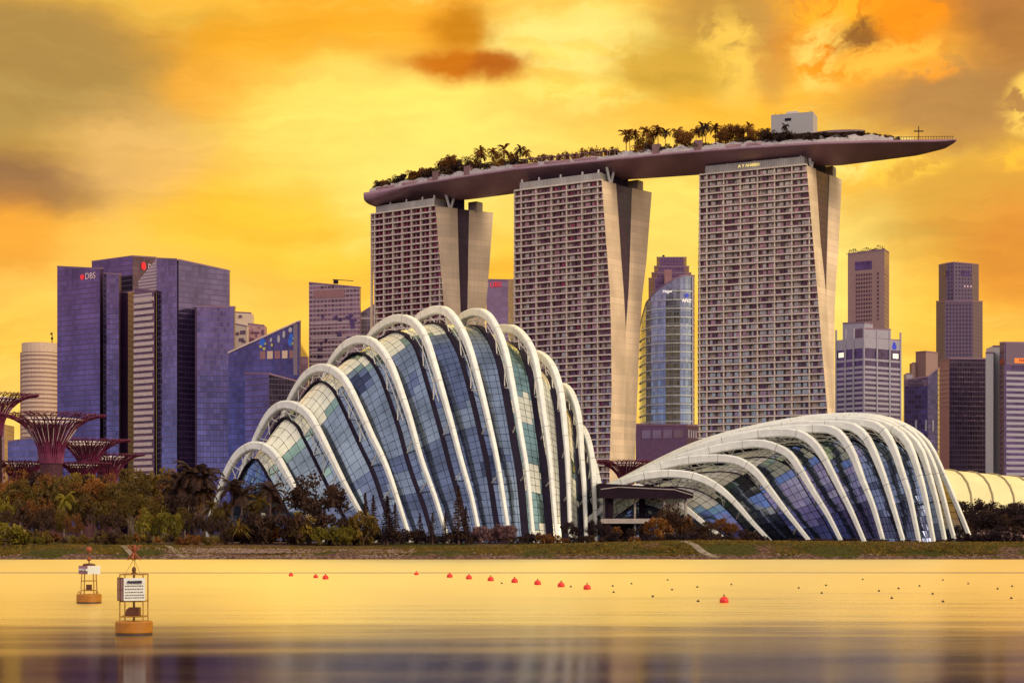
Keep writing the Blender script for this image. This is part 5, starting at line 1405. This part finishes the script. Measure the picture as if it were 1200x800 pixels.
roof_plant('palm', 'dark', 918, 5, 146, 'before the white roof block', .7)
for px in range(896, 1000, 7): roof_plant('bush', 'dark', px, 5.5, interp([(896, 155.5), (1000, 156.5)], px) + rv.uniform(-.5, 1.5), 'before the white roof block and club roof', 1.3)
for px in range(1002, 1056, 8): roof_plant('bush', 'dark', px, 9, interp([(1002, 154.5), (1056, 161)], px), 'by the right end of the roof deck', 1.2)
finish_labels()

g = MB(); c = P(29, 623, 380); g.box((c.x, c.y, c.z), (.75, .12, 1.0)); o_ = thing('park_sign', 'small white notice sign under the trees at far left', 'sign', (c.x, c.y, 2.5)); g.build('board', M['board_'] if 'board_' in M else M['white_thin'], o_)
g = MB(); g.tube([(c.x, c.y + .1, 2.2), (c.x, c.y + .1, c.z)], .05, 6); g.build('post', M['dark_steel'], o_)
# rough grass along the bank crest: nobody could count it
g = MB(); rg = random.Random(77)
for i in range(26000):
    x = rg.uniform(-125, 125); w, h = bank_profile(x); y = SHORE + rg.uniform(2.0, 13.0)
    t_ = (y - SHORE)
    z = 1.2 + (t_ - 3) / 4 * (h - 1.8) if t_ < 7 else h - .6 + min(1, (t_ - 7) / 3) * .6
    if t_ < 3 + w: z = .35 + (1.2 - .35) * max(0, (t_ - w)) / 3.0
    a = rg.uniform(0, 6.28); s = rg.uniform(.15, .32); hh = rg.uniform(.12, .34)
    g.face([(x - s * math.cos(a), y - s * math.sin(a), z - .1), (x + s * math.cos(a), y + s * math.sin(a), z - .1), (x + rg.uniform(-.2, .2), y, z + hh)])
o = g.build('grass', LEAF['olive']); o['kind'] = 'stuff'; tag(o, 'short rough grass on the bank between water and trees', 'grass')
M['stone'] = mat('stone', (.22, .14, .11), .85, 0, .35, 1.5)
g = MB()
for i in range(2600):
    x = rg.gauss(-57, 9) if rg.random() < .55 else rg.gauss(-30, 7) if rg.random() < .4 else rg.uniform(-130, 130); w, h = bank_profile(x); t_ = rg.uniform(w - .3, 2.5) if abs(x + 50) > 30 else rg.uniform(w - .2, 8)
    z = .2 + .3 * max(0, t_ - w) if t_ < 3 else 1.2 + (t_ - 3) / 4 * (h - 1.8); s = rg.uniform(.08, .26)
    c = Vector((x, SHORE + t_, min(z, h))); p = [c + Vector((rg.uniform(-s, s), rg.uniform(-s, s), rg.uniform(-s, s))) for _ in range(4)]
    g.face([c + Vector((-s, -s, 0)), c + Vector((s, -s * .8, 0)), c + Vector((s * .8, 0, s * .9)), c + Vector((-s * .7, 0, s))]); g.face([c + Vector((-s * .7, 0, s)), c + Vector((s * .8, 0, s * .9)), c + Vector((s, s, 0)), c + Vector((-s, s, 0))])
o = g.build('stones', M['stone']); o['kind'] = 'stuff'; tag(o, 'loose pale stones scattered along the waterline of the bank', 'stones')

# ------------------------------------------------------------------ on the water
M['buoy_yellow'] = mat('buoy_yellow', (.44, .16, .010), .45, 0, .12, 2.0); M['buoy_foot'] = mat('buoy_foot', (.05, .03, .02), .6); M['cage'] = mat('cage', (.40, .20, .03), .5, 0, .2, 3)
M['board'] = mat('board', (.78, .78, .76), .5, 0, .04); M['board_mauve'] = mat('board_mauve', (.36, .16, .22), .5); M['rustbox'] = mat('rustbox', (.11, .032, .012), .6); M['red_mark'] = mat('red_mark', (.27, .06, .02), .5)
M['red_float'] = mat('red_float', (.85, .03, .02), .35, 0, .06, 2)
def D_of(py): return EYE * F / (py - HY)
# near buoy
d = D_of(743.3); x = X(157, d); yaw = .02
rt = thing('channel_buoy', 'nearer yellow channel buoy carrying a white notice board and a crossed topmark', 'buoy', (x, d, 0))
g = MB(); g.lathe((x, d, 0), [(.92, -.3), (1.0, -.2), (1.0, .12)], 36); g.build('waterline_band', M['buoy_foot'], rt, smooth=False)
g = MB(); g.lathe((x, d, 0), [(1.0, .12), (1.025, .16), (1.025, .68), (.98, .76), (.0, .78)], 36, cap=False); g.build('float_drum', M['buoy_yellow'], rt)
g = MB()
for sx in (-1, 1):
    for sy in (-1, 1): g.tube([(x + .64 * sx, d + .64 * sy, .75), (x + .64 * sx, d + .64 * sy, 3.36)], .035, 6)
for z in (1.02, 1.86, 3.34):
    q = [(x + .64 * a, d + .64 * b_, z) for a, b_ in ((-1, -1), (1, -1), (1, 1), (-1, 1), (-1, -1))]
    for a, b_ in zip(q, q[1:]): g.tube([a, b_], .035, 5)
g.build('cage', M['cage'], rt)
g = MB(); g.tube([(x, d, .7), (x, d, 3.42)], .06, 8); g.build('mast', M['rustbox'], rt)
g = MB(); pr_ = [(-.42, 1.05), (.32, 1.05), (.32, 1.52), (-.22, 1.52), (-.38, 1.38)]
g.face([(x + a, d - .3, z) for a, z in pr_]); g.face([(x + a, d + .3, z) for a, z in pr_][::-1])
for i in range(5): a, b_ = pr_[i], pr_[(i + 1) % 5]; g.face([(x + a[0], d - .3, a[1]), (x + a[0], d + .3, a[1]), (x + b_[0], d + .3, b_[1]), (x + b_[0], d - .3, b_[1])])
g.build('battery_box', M['rustbox'], rt)
th = rad(28); fr_ = Vector((math.cos(th), math.sin(th))); lf_ = Vector((-math.sin(th), math.cos(th))); cn = Vector((x - .30, d - 1.22)); S_ = 1.2
def board(p, dr, nrm, m_, w, nm):
    g = MB(); a, b_ = p, p + dr * w
    g.hexa([(a.x, a.y, 1.92), (b_.x, b_.y, 1.92), (b_.x - nrm.x * .05, b_.y - nrm.y * .05, 1.92), (a.x - nrm.x * .05, a.y - nrm.y * .05, 1.92), (a.x, a.y, 3.16), (b_.x, b_.y, 3.16), (b_.x - nrm.x * .05, b_.y - nrm.y * .05, 3.16), (a.x - nrm.x * .05, a.y - nrm.y * .05, 3.16)])
    return g.build(nm, m_, rt)
bd = board(cn, fr_, Vector((fr_.y, -fr_.x)), M['board'], S_, 'notice_board')
def on_board(f, z, out=.012): p = cn + fr_ * (S_ * f) + Vector((fr_.y, -fr_.x)) * out; return (p.x, p.y, z)
sign_text('DANGER', .2, on_board(.5, 2.94), th, M['ink'], rt)
M['letters'] = mat('letters', (.13, .09, .12), .6)
me_lines = (2.72, 2.55, 2.38, 2.22, 2.08)
rl = random.Random(8)
for z in me_lines:
    g = MB(); f = .06
    while f < .92:
        w_ = rl.uniform(.04, .13); a, b_ = on_board(f, z, .004), on_board(min(.95, f + w_), z, .004); g.hexa([(a[0], a[1] - .008, z - .03), (b_[0], b_[1] - .008, z - .03), (b_[0], b_[1], z - .03), (a[0], a[1], z - .03), (a[0], a[1] - .008, z + .03), (b_[0], b_[1] - .008, z + .03), (b_[0], b_[1], z + .03), (a[0], a[1], z + .03)]); f += w_ + .03
    g.build('sign_lettering', M['letters'], rt)
for z0_, z1_ in ((1.96, 2.50), (2.54, 3.12)):
    g = MB(); a, b_ = cn + lf_ * .12, cn + lf_ * (S_ - .05); nx = Vector((-fr_.x, -fr_.y)) * .012
    g.hexa([(a.x + nx.x, a.y + nx.y, z0_), (a.x, a.y, z0_), (b_.x, b_.y, z0_), (b_.x + nx.x, b_.y + nx.y, z0_), (a.x + nx.x, a.y + nx.y, z1_), (a.x, a.y, z1_), (b_.x, b_.y, z1_), (b_.x + nx.x, b_.y + nx.y, z1_)]); g.build('side_panel', M['board_mauve'], rt)
g = MB(); a, b_ = cn + lf_ * .02, cn + lf_ * S_
for k in (0.02, .5, .98):
    p = a.lerp(b_, k); g.tube([(p.x, p.y, 1.9), (p.x, p.y, 3.17)], .04, 5)
for z in (1.92, 2.52, 3.15): g.tube([(a.x, a.y, z), (b_.x, b_.y, z)], .035, 5)
g.build('side_frame', M['rustbox'], rt)
g = MB(); g.lathe((x, d, 3.38), [(.16, 0), (.16, .05), (.09, .07), (.12, .2), (.10, .32), (.03, .38)], 14); g.build('lantern', M['rustbox'], rt)
g = MB()
for sx, sy in ((-.42, -.3), (.42, -.3), (0, .45)): g.tube([(x + sx, d + sy, 3.36), (x + .05 * sx, d + .05 * sy, 4.15)], .014, 4)
g.build('stay_wires', M['cage'], rt)
g = MB()
for s in (-1, 1):
    for ax_ in (0, 1):
        v = Vector((.36 * s, 0, .40)) if not ax_ else Vector((0, .36 * s, .40)); c = Vector((x, d, 4.55)); g.tube([c - v, c + v], .06, 6)
g.build('cross_topmark', M['red_mark'], rt)
# farther buoy
d = D_of(706.3); x = X(104.3, d)
rt = thing('channel_buoy', 'farther yellow channel buoy with a mauve name board and two stacked ball topmarks', 'buoy', (x, d, 0))
g = MB(); g.lathe((x, d, 0), [(.9, -.3), (.97, -.2), (.97, .10)], 32); g.build('waterline_band', M['buoy_foot'], rt)
g = MB(); g.lathe((x, d, 0), [(.97, .10), (.985, .14), (.985, .66), (.95, .72), (0, .73)], 32, cap=False); g.build('float_drum', M['buoy_yellow'], rt)
g = MB()
for sx in (-1, 1):
    for sy in (-1, 1): g.tube([(x + .52 * sx, d + .52 * sy, .7), (x + .46 * sx, d + .46 * sy, 2.36)], .045, 6)
for z in (1.02, 1.78):
    q = [(x + .51 * a, d + .51 * b_, z) for a, b_ in ((-1, -1), (1, -1), (1, 1), (-1, 1), (-1, -1))]
    for a, b_ in zip(q, q[1:]): g.tube([a, b_], .035, 5)
g.build('cage', M['cage'], rt)
g = MB(); g.box((x, d, 1.25), (.38, .4, .46)); g.build('battery_box', M['rustbox'], rt)
g = MB()
for sx in (-.72, .72):
    q = [(x + sx + .09 * math.cos(k * math.pi / 8), d - .3, .72 + .24 * math.sin(k * math.pi / 8)) for k in range(9)]; g.tube(q, .03, 5)
g.build('lifting_eye', M['cage'], rt)
th = rad(40); dr = Vector((math.cos(th), math.sin(th))); d2 = Vector((math.cos(th), -math.sin(th))); ap = Vector((x + .07, d - .75))
for p0, p1, m_, nm in ((ap - d2 * 1.18, ap, 'board_mauve', 'name_board'), (ap, ap + dr * 1.1, 'board', 'side_board')):
    g = MB(); v = p1 - p0; n = Vector((v.y, -v.x)).normalized() * .05
    g.hexa([(p0.x, p0.y, 2.32), (p1.x, p1.y, 2.32), (p1.x - n.x, p1.y - n.y, 2.32), (p0.x - n.x, p0.y - n.y, 2.32), (p0.x, p0.y, 2.98), (p1.x, p1.y, 2.98), (p1.x - n.x, p1.y - n.y, 2.98), (p0.x - n.x, p0.y - n.y, 2.98)]); g.build(nm, M[m_], rt)
p = ap - d2 * .5; n = Vector((-d2.y * -1, -d2.x)); n = Vector((d2.y, -d2.x)) * .02
sign_text('DANGER', .26, (p.x + n.x, p.y + n.y, 2.65), math.atan2(d2.y, d2.x), M['board'], rt)
g = MB(); g.lathe((x, d, 2.98), [(.5, 0), (.5, .1), (.42, .16), (.1, .2)], 20); g.build('cap', M['rustbox'], rt)
g = MB(); g.tube([(x, d, 3.1), (x, d, 4.5)], .05, 6); g.build('mast', M['rustbox'], rt)
for z, r in ((3.52, .17), (4.28, .24)):
    g = MB(); g.lathe((x, d, z), [(r * math.sin(k * math.pi / 10) + .001, -r * math.cos(k * math.pi / 10)) for k in range(11)], 16); g.build('ball_topmark', M['red_mark'], rt, smooth=True)
# red ball floats
g = MB(); prf_ = [(.37 * math.sin(k * math.pi / 12) + .001, -.37 * math.cos(k * math.pi / 12)) for k in range(13)]
g.lathe((0, 0, .14), prf_, 20)
me0 = None
REDS = [(341, 675.5, 'leftmost red ball float, far left of the long row of floats'), (370, 677.5, 'small red ball float, left one of a close pair'), (381.5, 679, 'red ball float, right one of a close pair'),
        (488, 674, 'red ball float, first from left in the long row of eight'), (527, 677, 'red ball float, second from left in the long row of eight'), (549.5, 679, 'red ball float, third from left in the long row of eight'), (575, 681, 'red ball float, fourth from left in the long row of eight'), (603, 683, 'red ball float, fifth from left in the long row of eight'), (630, 685.5, 'red ball float, sixth from left in the long row of eight'), (657.5, 688, 'red ball float, seventh from left in the long row of eight'), (688, 691, 'red ball float, last at right in the long row of eight'),
        (848.5, 706.5, 'lone red ball float well right of all the others')]
for i, (px, py, lb) in enumerate(REDS):
    d = D_of(py - .8); rt = thing('ball_float', lb, 'float', (X(px, d), d, 0), 'red ball floats')
    rt.location = (0, 0, 0)
    if me0 is None:
        o = g.build('ball', M['red_float'], rt, smooth=True); me0 = o.data
        k = MB(); k.tube([(0, 0, .48), (0, 0, .58)], .05, 6); k.lathe((0, 0, .56), [(.07, 0), (.09, .04), (.05, .08)], 8); o2 = k.build('eyelet', M['rustbox'], rt); me1 = o2.data
    else:
        for n, me in (('ball', me0), ('eyelet', me1)): c = bpy.data.objects.new(n, me); COL.objects.link(c); c.parent = rt
    s = .8 if i in (0, 1, 3) else 1.0
    rt.location = (X(px, d), d, 0); rt.scale = (s, s, s)
# little dark floats
g = MB(); g.lathe((0, 0, .03), [(.02, -.12), (.16, -.06), (.18, .02), (.12, .10), (.05, .14), (.04, .22), (.01, .24)], 10)
DK = [(719, 694), (740, 684), (782.5, 679.6), (787.5, 691), (817, 688), (818, 704.6), (765, 699), (857, 685), (936, 689), (963, 695), (968, 686), (1011, 679), (1030, 692.5), (1045, 701), (1053, 689.6), (1077.5, 686.7), (1093, 696), (1105, 705), (1105, 679.6), (1134.6, 684), (1169, 690), (1185, 701), (1186, 687), (718, 686.7), (588, 683.5), (669, 687.5)]
me2 = None
for px, py in DK:
    d = D_of(py); o = None
    if me2 is None: o = g.build('marker_float', M['dark_steel']); me2 = o.data
    else: o = bpy.data.objects.new('marker_float', me2); COL.objects.link(o)
    o.location = (X(px, d), d, 0); o.scale = (.7, .7, .7); tag(o, 'tiny dark marker float on the golden water among the scattered ones at right', 'float', 'tiny dark marker floats')
# the low boom across the channel
g = MB(); d = D_of(671.0); q = [(x, d + .5 * math.sin(x * .05), .03) for x in range(-160, 161, 4)]; g.tube(q, .045, 6)
tag(g.build('floating_boom', M['podium']), 'thin dark floating boom stretched straight across the whole channel', 'boom')
